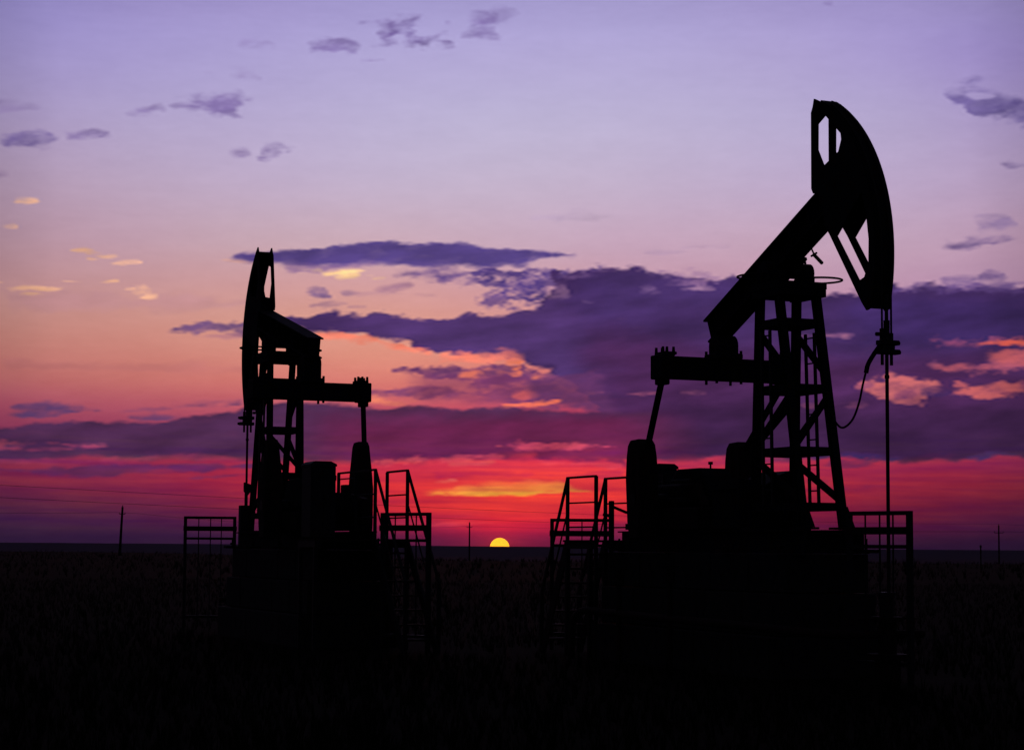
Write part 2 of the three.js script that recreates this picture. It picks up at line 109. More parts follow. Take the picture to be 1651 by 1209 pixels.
  { p: [[-6.102, 6.329, 5.956], [-4.569, 6.44, 5.877], [-3.198, 6.407, 5.622], [-2.339, 6.349, 5.392], [-0.621, 6.398, 5.355], [0.411, 6.541, 5.003], [1.269, 6.887, 4.494], [3.16, 7.06, 4.158]], c: [84, 56, 113], a: 0.75, s: [0.137, 0.171], w: 0.137, f: 1.5, t: 0.1, e: 2.565 },
  { p: [[0.924, 7.056, 6.202], [2.299, 7.64, 6.206], [3.846, 7.672, 6.548], [6.068, 7.355, 6.37], [8.102, 6.929, 6.185]], c: [74, 52, 109], a: 0.6, s: [0.137, 1.026], w: 0.154, f: 1.5, t: 0.15, e: 2.052 },
  { p: [[1.275, 5.52, 2.477], [2.99, 5.866, 2.451], [6.403, 5.518, 2.46], [9.769, 5.324, 2.494], [18.626, 5.013, 2.453]], c: [80, 40, 84], a: 0.75, s: [1.197, 0.137], w: 0.137, f: 1, t: 0.05, e: 1.026 },
  { p: [[2.993, 3.987, 2.485], [6.399, 4.158, 2.494], [9.757, 3.807, 2.511], [18.602, 3.879, 2.469]], c: [50, 28, 60], a: 0.6, s: [0.855, 0.137], w: 0.137, f: 1, t: 0.05, e: 2.052 },
  { p: [[8.606, 6.687, 5.504], [10.616, 6.862, 5.484], [18.66, 6.666, 5.581]], c: [58, 40, 94], a: 0.6, s: [0.513, 0.513], w: 0.137, f: 1, t: 0.05, e: 1.026 },
  { p: [[10.285, 7.069, 6.968], [11.449, 7.182, 6.982], [12.11, 7.27, 7.002], [13.094, 7.182, 6.915], [14.072, 7.225, 6.926]], c: [94, 68, 126], a: 0.8, s: [0.103, 0.137], w: 0.137, f: 2, t: 0.6, e: 0.205 },
  { p: [[12.605, 7.381, 7.371], [12.765, 7.465, 7.294], [12.924, 7.486, 7.263], [13.082, 7.486, 7.247], [13.24, 7.468, 7.245], [13.397, 7.428, 7.257], [13.553, 7.325, 7.315]], c: [86, 64, 124], a: 0.85, s: [0.192, 0.123], w: 0.137, f: 1.25, t: 0.55, e: 0.103 },
  { p: [[11.674, 7.19, 7.18], [11.93, 7.293, 7.141], [12.186, 7.34, 7.142], [12.441, 7.368, 7.157], [12.695, 7.38, 7.183], [12.948, 7.373, 7.222], [13.2, 7.31, 7.301]], c: [110, 84, 138], a: 0.6, s: [0.168, 0.108], w: 0.12, f: 1.25, t: 0.75, e: 0.164 },
  { p: [[13.152, 7.142, 7.132], [13.406, 7.203, 7.093], [13.658, 7.225, 7.082], [13.91, 7.234, 7.081], [14.161, 7.231, 7.088], [14.411, 7.214, 7.104], [14.66, 7.158, 7.148]], c: [112, 84, 136], a: 0.6, s: [0.12, 0.077], w: 0.086, f: 1.25, t: 0.65, e: 0.164 },
  { p: [[4.017, 7.638, 7.467], [5.045, 7.599, 7.361], [5.898, 7.526, 7.288]], c: [150, 112, 158], a: 0.55, s: [0.103, 0.103], w: 0.137, f: 2.2, t: 0.7, e: 0.205 },
  { p: [[4.093, 7.278, 7.268], [4.325, 7.357, 7.223], [4.556, 7.388, 7.214], [4.788, 7.401, 7.216], [5.019, 7.401, 7.228], [5.251, 7.385, 7.251], [5.482, 7.32, 7.309]], c: [168, 124, 160], a: 0.6, s: [0.144, 0.092], w: 0.103, f: 1.25, t: 0.85, e: 0.144 },
  { p: [[4.56, 7.112, 7.102], [4.739, 7.165, 7.073], [4.917, 7.186, 7.067], [5.096, 7.196, 7.069], [5.274, 7.196, 7.077], [5.452, 7.186, 7.094], [5.63, 7.143, 7.133]], c: [196, 150, 168], a: 0.6, s: [0.096, 0.062], w: 0.068, f: 1.25, t: 0.75, e: 0.111 },
  { p: [[3.462, 7.055, 7.044], [3.561, 7.154, 6.979], [3.661, 7.188, 6.959], [3.76, 7.201, 6.956], [3.86, 7.195, 6.966], [3.959, 7.167, 6.992], [4.058, 7.074, 7.064]], c: [150, 112, 156], a: 0.5, s: [0.192, 0.123], w: 0.137, f: 1.25, t: 0.85, e: 0.062 },
  { p: [[1.859, 6.767, 6.756], [1.932, 6.829, 6.716], [2.005, 6.851, 6.704], [2.078, 6.86, 6.703], [2.151, 6.857, 6.71], [2.224, 6.84, 6.726], [2.297, 6.782, 6.772]], c: [150, 112, 156], a: 0.5, s: [0.12, 0.077], w: 0.086, f: 1.25, t: 0.55, e: 0.045 },
  { p: [[1.27, 7.452, 7.441], [1.47, 7.531, 7.397], [1.669, 7.562, 7.388], [1.869, 7.576, 7.39], [2.069, 7.576, 7.402], [2.268, 7.56, 7.426], [2.468, 7.495, 7.485]], c: [150, 112, 158], a: 0.45, s: [0.144, 0.092], w: 0.103, f: 1.25, t: 0.85, e: 0.123 },
  { p: [[0.863, 6.875, 6.865], [1.012, 7.053, 6.815], [1.161, 7.141, 6.83], [1.311, 7.199, 6.866], [1.461, 7.232, 6.921], [1.61, 7.234, 6.997], [1.76, 7.148, 7.137]], c: [170, 124, 156], a: 0.5, s: [0.263, 0.169], w: 0.188, f: 1.25, t: 0.85, e: 0.092 },
  { p: [[-5.619, 5.861, 5.708], [-4.818, 5.891, 5.703], [-3.877, 5.784, 5.614], [-3.19, 5.605, 5.468], [-2.845, 5.455, 5.353], [-2.33, 5.375, 5.29]], c: [250, 130, 106], a: 0.85, s: [0.068, 0.188], w: 0.103, f: 2, t: 0.25, e: 0.205 },
  { p: [[-2.159, 5.36, 5.155], [-1.129, 5.369, 5.095], [-0.442, 5.374, 5.1]], c: [248, 126, 104], a: 0.8, s: [0.086, 0.205], w: 0.137, f: 2, t: 0.35, e: 0.205 },
  { p: [[-3.456, 4.902, 4.868], [-2.498, 4.98, 4.707], [-1.469, 5.024, 4.545], [-0.611, 4.996, 4.517], [0.247, 5.036, 4.626], [0.694, 4.97, 4.833]], c: [104, 56, 104], a: 0.95, s: [0.068, 0.103], w: 0.12, f: 2, t: 0.25, e: 0.205 },
  { p: [[-1.467, 4.716, 4.443], [-0.437, 4.724, 4.416], [0.42, 4.763, 4.524], [1.279, 4.699, 4.152]], c: [112, 58, 104], a: 0.85, s: [0.086, 0.137], w: 0.154, f: 2, t: 0.4, e: 0.205 },
  { p: [[-4.542, 4.309, 4.173], [-3.519, 4.423, 4.116], [-2.321, 4.401, 4.093], [-1.121, 4.343, 4.103], [0.079, 4.385, 3.94], [1.279, 4.494, 3.81]], c: [116, 60, 106], a: 0.8, s: [0.086, 0.137], w: 0.12, f: 1.8, t: 0.35, e: 0.205 },
  { p: [[-3.181, 4.803, 4.12], [-1.124, 4.736, 3.967], [1.279, 4.665, 3.81], [2.308, 4.498, 3.643]], c: [122, 54, 96], a: 0.5, s: [0.274, 0.342], w: 0.137, f: 1, t: 0.2, e: 0.855 },
  { p: [[-0.235, 5.307, 4.759], [-0.063, 5.239, 4.726], [0.179, 5.001, 4.728]], c: [242, 122, 92], a: 0.9, s: [0.103, 0.12], w: 0.154, f: 2.4, t: 0.45, e: 0.103 },
  { p: [[-1.597, 4.739, 4.729], [-1.283, 4.819, 4.685], [-0.968, 4.85, 4.675], [-0.653, 4.864, 4.678], [-0.338, 4.865, 4.69], [-0.022, 4.848, 4.714], [0.293, 4.783, 4.773]], c: [238, 122, 96], a: 0.85, s: [0.144, 0.092], w: 0.103, f: 1.25, t: 0.75, e: 0.195 },
  { p: [[0.369, 4.67, 4.659], [0.494, 4.782, 4.607], [0.62, 4.83, 4.6], [0.746, 4.856, 4.61], [0.872, 4.863, 4.633], [0.998, 4.848, 4.672], [1.125, 4.768, 4.758]], c: [246, 128, 88], a: 0.9, s: [0.192, 0.123], w: 0.137, f: 1.25, t: 0.6, e: 0.078 },
  { p: [[-0.696, 5.305, 5.295], [-0.497, 5.399, 5.203], [-0.298, 5.419, 5.163], [-0.099, 5.415, 5.14], [0.101, 5.39, 5.133], [0.3, 5.34, 5.144], [0.5, 5.217, 5.207]], c: [236, 118, 104], a: 0.7, s: [0.215, 0.139], w: 0.154, f: 1.25, t: 0.75, e: 0.123 },
  { p: [[-0.329, 3.938, 3.869], [0.425, 3.977, 3.891], [0.939, 4.048, 3.945], [1.538, 4.102, 4.016]], c: [246, 116, 90], a: 0.9, s: [0.051, 0.068], w: 0.051, f: 2, t: 0.25, e: 0.205 },
  { p: [[-0.159, 4.166, 4.156], [0.006, 4.245, 4.111], [0.172, 4.275, 4.101], [0.337, 4.289, 4.102], [0.503, 4.289, 4.114], [0.669, 4.272, 4.138], [0.835, 4.206, 4.196]], c: [220, 96, 96], a: 0.7, s: [0.144, 0.092], w: 0.103, f: 1.25, t: 0.75, e: 0.103 },
  { p: [[-4.415, 4.035, 4.025], [-4.096, 4.136, 3.929], [-3.776, 4.159, 3.889], [-3.456, 4.156, 3.867], [-3.135, 4.131, 3.86], [-2.814, 4.079, 3.873], [-2.492, 3.951, 3.941]], c: [240, 134, 100], a: 0.75, s: [0.227, 0.146], w: 0.162, f: 1.25, t: 0.65, e: 0.199 },
  { p: [[-4.128, 3.687, 3.677], [-3.957, 3.743, 3.65], [-3.786, 3.766, 3.647], [-3.614, 3.779, 3.651], [-3.442, 3.782, 3.662], [-3.271, 3.774, 3.681], [-3.098, 3.733, 3.723]], c: [190, 80, 110], a: 0.6, s: [0.096, 0.062], w: 0.068, f: 1.25, t: 0.55, e: 0.107 },
  { p: [[2.01, 4.269, 4.259], [2.11, 4.303, 4.231], [2.209, 4.313, 4.221], [2.308, 4.315, 4.216], [2.408, 4.309, 4.217], [2.507, 4.296, 4.223], [2.606, 4.258, 4.247]], c: [216, 106, 110], a: 0.6, s: [0.072, 0.051], w: 0.06, f: 1.25, t: 0.65, e: 0.062 },
  { p: [[3.096, 4.231, 4.221], [3.261, 4.273, 4.201], [3.426, 4.291, 4.199], [3.591, 4.301, 4.202], [3.756, 4.303, 4.211], [3.921, 4.297, 4.225], [4.086, 4.267, 4.257]], c: [196, 100, 118], a: 0.55, s: [0.072, 0.051], w: 0.06, f: 1.25, t: 0.65, e: 0.103 },
  { p: [[4.609, 4.253, 4.243], [4.747, 4.306, 4.213], [4.886, 4.326, 4.207], [5.024, 4.335, 4.208], [5.162, 4.335, 4.216], [5.3, 4.324, 4.232], [5.438, 4.281, 4.271]], c: [160, 88, 120], a: 0.5, s: [0.096, 0.062], w: 0.068, f: 1.25, t: 0.65, e: 0.086 },
  { p: [[0.18, 4.728, 3.941], [0.764, 4.765, 3.842], [1.45, 4.837, 3.742], [2.821, 4.841, 3.611]], c: [98, 52, 98], a: 0.85, s: [0.137, 0.308], w: 0.154, f: 1.6, t: 0.2, e: 0.513 },
  { p: [[-0.329, 3.921, 3.852], [0.425, 3.96, 3.874], [0.939, 4.031, 3.928], [1.538, 4.085, 3.999]], c: [246, 116, 90], a: 0.85, s: [0.051, 0.068], w: 0.068, f: 2, t: 0.3, e: 0.205 },
  { p: [[0.483, 4.682, 4.671], [0.582, 4.775, 4.63], [0.681, 4.816, 4.627], [0.78, 4.839, 4.637], [0.88, 4.846, 4.658], [0.979, 4.836, 4.692], [1.079, 4.773, 4.763]], c: [246, 128, 88], a: 0.9, s: [0.156, 0.1], w: 0.111, f: 1.25, t: 0.6, e: 0.062 },
  { p: [[7.915, 5.808, 5.797], [8.189, 5.874, 5.762], [8.463, 5.901, 5.755], [8.736, 5.913, 5.758], [9.008, 5.914, 5.769], [9.28, 5.902, 5.79], [9.552, 5.849, 5.839]], c: [172, 108, 140], a: 0.75, s: [0.12, 0.077], w: 0.086, f: 1.25, t: 0.75, e: 0.172 },
  { p: [[9.01, 5.769, 5.759], [9.075, 5.818, 5.726], [9.14, 5.835, 5.717], [9.205, 5.841, 5.715], [9.27, 5.838, 5.72], [9.334, 5.824, 5.733], [9.399, 5.778, 5.768]], c: [196, 124, 146], a: 0.6, s: [0.096, 0.062], w: 0.068, f: 1.25, t: 0.55, e: 0.041 },
  { p: [[11.433, 5.692, 5.591], [11.928, 5.701, 5.517], [12.912, 5.686, 5.453], [13.076, 5.783, 5.45], [13.725, 5.639, 5.44], [18.635, 5.467, 5.337]], c: [156, 74, 108], a: 0.7, s: [0.103, 0.103], w: 0.12, f: 2.2, t: 0.5, e: 0.205 },
  { p: [[12.583, 5.591, 5.508], [13.074, 5.65, 5.467], [13.725, 5.622, 5.473], [14.371, 5.561, 5.495]], c: [250, 104, 84], a: 0.85, s: [0.068, 0.068], w: 0.068, f: 2.2, t: 0.3, e: 0.205 },
  { p: [[11.343, 5.005, 4.871], [12.084, 4.997, 4.796], [12.74, 5.021, 4.788], [13.232, 5.215, 4.815], [13.721, 5.373, 4.875], [18.633, 5.337, 4.916]], c: [190, 92, 108], a: 0.85, s: [0.12, 0.086], w: 0.103, f: 2, t: 0.3, e: 0.205 },
  { p: [[12.906, 5.253, 4.986], [13.396, 5.345, 5.012], [14.369, 5.395, 5.097]], c: [204, 96, 98], a: 0.6, s: [0.137, 0.137], w: 0.103, f: 2, t: 0.4, e: 0.205 },
  { p: [[11.263, 4.987, 4.977], [11.338, 5.118, 4.885], [11.412, 5.162, 4.856], [11.486, 5.176, 4.849], [11.559, 5.165, 4.86], [11.632, 5.125, 4.892], [11.703, 4.997, 4.987]], c: [160, 86, 120], a: 0.6, s: [0.263, 0.169], w: 0.188, f: 1.25, t: 0.75, e: 0.047 },
  { p: [[9.129, 4.621, 4.554], [9.514, 4.736, 4.348], [9.798, 4.751, 4.144], [10.18, 4.63, 4.024], [10.464, 4.83, 3.955], [10.729, 4.777, 3.852], [10.959, 4.606, 4.002], [11.29, 4.62, 4.234], [11.783, 4.515, 4.347]], c: [200, 104, 106], a: 0.95, s: [0.154, 0.12], w: 0.222, f: 1.7, t: 0.35, e: 0.205 },
  { p: [[9.476, 4.463, 4.453], [9.564, 4.548, 4.395], [9.651, 4.578, 4.378], [9.738, 4.588, 4.375], [9.825, 4.582, 4.383], [9.912, 4.558, 4.405], [9.998, 4.477, 4.467]], c: [112, 58, 106], a: 0.8, s: [0.168, 0.108], w: 0.12, f: 1.25, t: 0.55, e: 0.055 },
  { p: [[8.676, 3.899, 3.889], [8.87, 3.952, 3.86], [9.064, 3.973, 3.855], [9.258, 3.984, 3.858], [9.452, 3.985, 3.867], [9.645, 3.975, 3.884], [9.838, 3.933, 3.923]], c: [150, 80, 112], a: 0.6, s: [0.096, 0.062], w: 0.068, f: 1.25, t: 0.75, e: 0.123 },
  { p: [[10.371, 4.082, 4.072], [10.5, 4.192, 3.999], [10.629, 4.23, 3.977], [10.757, 4.244, 3.973], [10.885, 4.237, 3.984], [11.013, 4.206, 4.013], [11.139, 4.103, 4.093]], c: [112, 56, 100], a: 0.75, s: [0.215, 0.139], w: 0.154, f: 1.25, t: 0.65, e: 0.082 },
  { p: [[11.946, 4.362, 4.262], [12.243, 4.526, 4.192], [12.733, 4.421, 4.121], [13.386, 4.546, 4.114], [18.615, 4.495, 4.073]], c: [202, 98, 100], a: 0.95, s: [0.137, 0.086], w: 0.154, f: 1.7, t: 0.25, e: 0.205 },
  { p: [[13.173, 4.209, 4.199], [13.284, 4.259, 4.168], [13.394, 4.277, 4.16], [13.504, 4.284, 4.159], [13.614, 4.282, 4.165], [13.723, 4.269, 4.179], [13.832, 4.225, 4.215]], c: [120, 56, 92], a: 0.8, s: [0.096, 0.062], w: 0.068, f: 1.25, t: 0.55, e: 0.072 },
  { p: [[13.447, 4.45, 4.44], [13.611, 4.536, 4.385], [13.774, 4.566, 4.37], [13.937, 4.578, 4.368], [14.099, 4.573, 4.377], [14.261, 4.55, 4.4], [14.422, 4.472, 4.462]], c: [112, 54, 96], a: 0.8, s: [0.168, 0.108], w: 0.12, f: 1.25, t: 0.65, e: 0.107 },
  { p: [[10.986, 4.241, 4.231], [11.153, 4.328, 4.176], [11.319, 4.359, 4.161], [11.485, 4.372, 4.16], [11.651, 4.368, 4.17], [11.816, 4.345, 4.194], [11.98, 4.267, 4.257]], c: [70, 42, 92], a: 0.9, s: [0.168, 0.108], w: 0.12, f: 1.25, t: 0.45, e: 0.107 },
  { p: [[7.863, 3.908, 3.898], [7.993, 3.96, 3.868], [8.123, 3.98, 3.861], [8.253, 3.988, 3.862], [8.383, 3.988, 3.869], [8.513, 3.976, 3.884], [8.642, 3.933, 3.922]], c: [176, 92, 118], a: 0.4, s: [0.096, 0.062], w: 0.068, f: 1.25, t: 0.55, e: 0.082 },
  { p: [[-17.653, 2.965, 2.118], [-13.851, 3.144, 2.249], [-12.881, 3.263, 2.281], [-11.409, 3.324, 2.336], [-9.254, 3.36, 2.416], [-8.42, 3.491, 2.393], [-7.414, 3.642, 2.337], [-6.742, 3.804, 2.311], [-5.897, 3.9, 2.286], [-4.537, 3.934, 2.299], [-3.513, 3.86, 2.342], [-2.145, 3.856, 2.455], [-0.431, 3.818, 2.519], [0.254, 3.805, 2.643], [1.282, 3.793, 2.751], [2.652, 3.747, 2.757], [4.018, 3.682, 2.727], [5.55, 3.649, 2.696]], c: [76, 43, 80], a: 0.96, s: [0.103, 0.239], w: 0.103, f: 1.2, t: 0.08, e: 1.881 },
  { p: [[-6.901, 3.225, 2.275], [-4.533, 3.593, 2.265], [-2.143, 3.651, 2.387], [1.283, 3.673, 2.477], [3.165, 3.646, 2.486], [5.719, 3.649, 2.493]], c: [114, 34, 76], a: 0.75, s: [0.684, 0.239], w: 0.12, f: 1, t: 0.1, e: 2.907 },
  { p: [[-13.659, 3.655, 3.645], [-13.453, 3.707, 3.627], [-13.247, 3.732, 3.629], [-13.04, 3.748, 3.638], [-12.832, 3.756, 3.652], [-12.624, 3.754, 3.674], [-12.414, 3.725, 3.715]], c: [98, 60, 104], a: 0.85, s: [0.084, 0.054], w: 0.06, f: 1.25, t: 0.45, e: 0.135 },
  { p: [[-13.65, 3.473, 3.463], [-13.22, 3.591, 3.42], [-12.787, 3.646, 3.422], [-12.353, 3.679, 3.439], [-11.916, 3.694, 3.47], [-11.477, 3.687, 3.515], [-11.035, 3.617, 3.607]], c: [90, 60, 108], a: 0.9, s: [0.192, 0.123], w: 0.137, f: 1.25, t: 0.4, e: 0.283 },
  { p: [[-10.793, 3.574, 3.564], [-10.461, 3.65, 3.558], [-10.129, 3.694, 3.576], [-9.795, 3.727, 3.601], [-9.46, 3.751, 3.633], [-9.125, 3.764, 3.673], [-8.788, 3.746, 3.735]], c: [120, 66, 104], a: 0.7, s: [0.096, 0.062], w: 0.068, f: 1.25, t: 0.65, e: 0.213 },
  { p: [[-9.411, 3.713, 3.703], [-9.051, 3.826, 3.673], [-8.69, 3.883, 3.683], [-8.327, 3.921, 3.707], [-7.964, 3.942, 3.742], [-7.6, 3.945, 3.791], [-7.234, 3.891, 3.881]], c: [112, 64, 106], a: 0.75, s: [0.168, 0.108], w: 0.12, f: 1.25, t: 0.6, e: 0.23 },
  { p: [[-10.539, 3.415, 3.405], [-10.252, 3.501, 3.369], [-9.964, 3.539, 3.367], [-9.675, 3.561, 3.377], [-9.385, 3.569, 3.396], [-9.095, 3.56, 3.428], [-8.802, 3.504, 3.494]], c: [96, 60, 104], a: 0.8, s: [0.144, 0.092], w: 0.103, f: 1.25, t: 0.55, e: 0.185 },
  { p: [[-17.643, 2.672, 2.509], [-13.519, 2.785, 2.52], [-12.706, 2.766, 2.7], [-12.052, 2.744, 2.61], [-11.148, 2.691, 2.641]], c: [168, 66, 96], a: 0.75, s: [0.068, 0.086], w: 0.086, f: 2, t: 0.3, e: 0.205 },
  { p: [[-13.799, 2.637, 2.628], [-13.582, 2.702, 2.601], [-13.364, 2.73, 2.6], [-13.145, 2.747, 2.608], [-12.925, 2.753, 2.623], [-12.705, 2.748, 2.647], [-12.483, 2.707, 2.697]], c: [84, 46, 92], a: 0.85, s: [0.108, 0.069], w: 0.077, f: 1.25, t: 0.5, e: 0.144 },
  { p: [[-13.536, 2.493, 2.483], [-13.243, 2.543, 2.473], [-12.948, 2.57, 2.48], [-12.653, 2.589, 2.493], [-12.357, 2.601, 2.51], [-12.06, 2.604, 2.534], [-11.762, 2.584, 2.574]], c: [164, 64, 96], a: 0.55, s: [0.072, 0.051], w: 0.06, f: 1.25, t: 0.55, e: 0.193 },
  { p: [[-11.775, 2.648, 2.638], [-11.649, 2.684, 2.623], [-11.522, 2.7, 2.623], [-11.395, 2.709, 2.627], [-11.268, 2.713, 2.636], [-11.14, 2.71, 2.649], [-11.013, 2.687, 2.677]], c: [180, 76, 104], a: 0.6, s: [0.06, 0.051], w: 0.06, f: 1.25, t: 0.55, e: 0.082 },
  { p: [[-17.631, 2.281, 2.118], [-13.343, 2.256, 2.173], [-12.205, 2.29, 2.207], [-10.563, 2.381, 2.247], [-9.57, 2.479, 2.31], [-8.57, 2.509, 2.34], [-7.225, 2.407, 2.237]], c: [156, 56, 90], a: 0.6, s: [0.086, 0.12], w: 0.086, f: 1.6, t: 0.3, e: 0.205 },
  { p: [[-17.621, 1.939, 1.858], [-13.176, 2.043, 1.927], [-12.202, 2.14, 1.873], [-11.219, 2.188, 1.803], [-10.228, 2.167, 1.899], [-9.065, 2.199, 2.047], [-7.223, 2.237, 2.17], [-6.717, 2.243, 2.209]], c: [98, 42, 88], a: 0.9, s: [0.086, 0.103], w: 0.086, f: 1.4, t: 0.2, e: 0.205 },
  { p: [[-8.92, 1.819, 1.809], [-8.528, 1.89, 1.808], [-8.134, 1.933, 1.828], [-7.739, 1.966, 1.854], [-7.343, 1.991, 1.886], [-6.946, 2.007, 1.925], [-6.549, 1.994, 1.984]], c: [124, 42, 84], a: 0.8, s: [0.084, 0.054], w: 0.06, f: 1.25, t: 0.45, e: 0.25 },
  { p: [[-10.726, 1.954, 1.944], [-10.312, 2.021, 1.93], [-9.896, 2.057, 1.939], [-9.479, 2.081, 1.955], [-9.061, 2.096, 1.978], [-8.641, 2.1, 2.008], [-8.22, 2.072, 2.062]], c: [120, 40, 82], a: 0.5, s: [0.096, 0.062], w: 0.068, f: 1.25, t: 0.55, e: 0.267 },
  { p: [[-4.007, 2.372, 2.235], [-2.814, 2.416, 2.28], [-1.449, 2.495, 2.358], [-0.081, 2.572, 2.436]], c: [226, 82, 98], a: 0.5, s: [0.068, 0.103], w: 0.12, f: 2.6, t: 0.6, e: 0.205 },
  { p: [[-1.891, 2.3, 2.29], [-1.644, 2.371, 2.257], [-1.396, 2.401, 2.254], [-1.149, 2.417, 2.26], [-0.901, 2.421, 2.274], [-0.653, 2.412, 2.298], [-0.404, 2.362, 2.352]], c: [232, 92, 92], a: 0.6, s: [0.12, 0.077], w: 0.086, f: 1.25, t: 0.75, e: 0.154 },
  { p: [[-3.223, 2.384, 2.373], [-3.059, 2.427, 2.355], [-2.894, 2.445, 2.353], [-2.729, 2.456, 2.358], [-2.564, 2.459, 2.367], [-2.399, 2.455, 2.383], [-2.234, 2.426, 2.415]], c: [236, 96, 100], a: 0.4, s: [0.072, 0.051], w: 0.06, f: 1.25, t: 0.55, e: 0.103 },
  { p: [[-0.168, 2.845, 2.674], [0.43, 2.934, 2.661], [1.286, 2.904, 2.665], [2.312, 2.841, 2.755], [2.996, 2.826, 2.792]], c: [214, 74, 104], a: 0.8, s: [0.068, 0.086], w: 0.086, f: 2, t: 0.3, e: 0.205 },
  { p: [[-0.445, 2.783, 2.773], [-0.395, 2.815, 2.754], [-0.346, 2.827, 2.749], [-0.296, 2.832, 2.748], [-0.247, 2.831, 2.753], [-0.197, 2.824, 2.762], [-0.147, 2.796, 2.785]], c: [226, 90, 96], a: 0.6, s: [0.06, 0.051], w: 0.06, f: 1.25, t: 0.55, e: 0.031 },
  { p: [[0.432, 2.678, 2.404], [1.287, 2.716, 2.443], [2.313, 2.755, 2.38], [3.166, 2.759, 2.247]], c: [112, 34, 82], a: 0.8, s: [0.103, 0.12], w: 0.103, f: 1.5, t: 0.25, e: 0.205 },
  { p: [[0.604, 2.405, 2.303], [1.801, 2.378, 2.275], [3.167, 2.315, 2.179]], c: [226, 70, 90], a: 0.6, s: [0.068, 0.086], w: 0.086, f: 2, t: 0.4, e: 0.205 },
  { p: [[-2.299, 2.079, 1.943], [-0.762, 2.09, 1.987], [0.948, 2.066, 1.947], [3.167, 2.162, 1.974]], c: [190, 40, 76], a: 0.6, s: [0.086, 0.086], w: 0.086, f: 1.4, t: 0.3, e: 0.205 },
  { p: [[1.291, 1.897, 1.829], [2.315, 2.073, 1.902], [3.167, 2.145, 1.94]], c: [170, 40, 78], a: 0.4, s: [0.103, 0.103], w: 0.086, f: 1, t: 0, e: 0.205 },
  { p: [[5.208, 2.509, 2.441], [6.394, 2.545, 2.443], [7.573, 2.512, 2.444]], c: [180, 58, 92], a: 0.5, s: [0.068, 0.068], w: 0.051, f: 1, t: 0, e: 0.205 },
  { p: [[3.167, 2.418, 2.111], [4.699, 2.456, 2.218], [7.237, 2.461, 2.359]], c: [150, 40, 84], a: 0.5, s: [0.103, 0.137], w: 0.086, f: 1, t: 0, e: 0.205 },
  { p: [[-2.634, 1.463, 1.412], [-1.783, 1.605, 1.401], [-0.93, 1.696, 1.407], [-0.076, 1.77, 1.446], [0.778, 1.86, 1.468], [1.376, 1.829, 1.557], [1.975, 1.594, 1.509], [2.486, 1.562, 1.511]], c: [236, 140, 62], a: 0.9, s: [0.239, 0.051], w: 0.068, f: 1.4, t: 0.12, e: 0.684 },
  { p: [[-2.123, 1.467, 1.398], [-0.928, 1.526, 1.389], [0.097, 1.515, 1.43], [0.95, 1.571, 1.469], [1.804, 1.593, 1.525]], c: [246, 168, 66], a: 0.75, s: [0.086, 0.051], w: 0.051, f: 1.5, t: 0.15, e: 0.513 },
  { p: [[-1.101, 1.78, 1.644], [0.095, 1.856, 1.652], [1.12, 1.896, 1.76]], c: [232, 96, 60], a: 0.6, s: [0.137, 0.137], w: 0.086, f: 1.4, t: 0.3, e: 0.513 },
  { p: [[-2.178, 1.799, 1.789], [-2.052, 1.828, 1.777], [-1.927, 1.841, 1.777], [-1.802, 1.849, 1.78], [-1.676, 1.852, 1.787], [-1.551, 1.849, 1.798], [-1.425, 1.83, 1.82]], c: [246, 130, 96], a: 0.7, s: [0.051, 0.051], w: 0.06, f: 1.25, t: 0.45, e: 0.078 },
  { p: [[-3.817, 0.672, 0.536], [-2.797, 0.747, 0.543], [-1.604, 0.653, 0.517], [-0.751, 0.59, 0.488]], c: [164, 40, 78], a: 0.5, s: [0.12, 0.12], w: 0.086, f: 1, t: 0, e: 0.205 },
  { p: [[-2.435, 0.598, 0.588], [-2.073, 0.637, 0.586], [-1.711, 0.66, 0.595], [-1.348, 0.677, 0.608], [-0.986, 0.689, 0.624], [-0.623, 0.696, 0.645], [-0.26, 0.687, 0.677]], c: [226, 66, 84], a: 0.4, s: [0.051, 0.051], w: 0.06, f: 1.25, t: 0.65, e: 0.226 },
  { p: [[1.296, 0.569, 0.229], [2.659, 0.61, 0.203], [4.359, 0.586, 0.179]], c: [120, 36, 76], a: 0.5, s: [0.171, 0.171], w: 0.086, f: 1, t: 0, e: 0.205 },
  { p: [[8.663, 2.344, 2.334], [8.864, 2.422, 2.289], [9.064, 2.452, 2.28], [9.264, 2.466, 2.282], [9.463, 2.466, 2.293], [9.663, 2.449, 2.317], [9.861, 2.385, 2.375]], c: [120, 40, 86], a: 0.8, s: [0.144, 0.092], w: 0.103, f: 1.25, t: 0.55, e: 0.127 },
  { p: [[8.471, 2.253, 2.243], [8.73, 2.298, 2.227], [8.988, 2.318, 2.227], [9.246, 2.331, 2.234], [9.504, 2.336, 2.245], [9.761, 2.333, 2.262], [10.017, 2.307, 2.297]], c: [110, 38, 84], a: 0.6, s: [0.072, 0.051], w: 0.06, f: 1.25, t: 0.55, e: 0.164 },
  { p: [[8.91, 1.699, 1.689], [9.148, 1.743, 1.672], [9.387, 1.763, 1.672], [9.625, 1.775, 1.679], [9.862, 1.78, 1.69], [10.099, 1.777, 1.706], [10.336, 1.75, 1.74]], c: [120, 34, 70], a: 0.5, s: [0.072, 0.051], w: 0.06, f: 1.25, t: 0.65, e: 0.152 },
  { p: [[7.476, 1.799, 1.789], [7.704, 1.879, 1.746], [7.931, 1.91, 1.738], [8.158, 1.925, 1.741], [8.384, 1.927, 1.754], [8.61, 1.912, 1.779], [8.836, 1.849, 1.839]], c: [110, 34, 74], a: 0.4, s: [0.144, 0.092], w: 0.103, f: 1.25, t: 0.55, e: 0.144 }
];

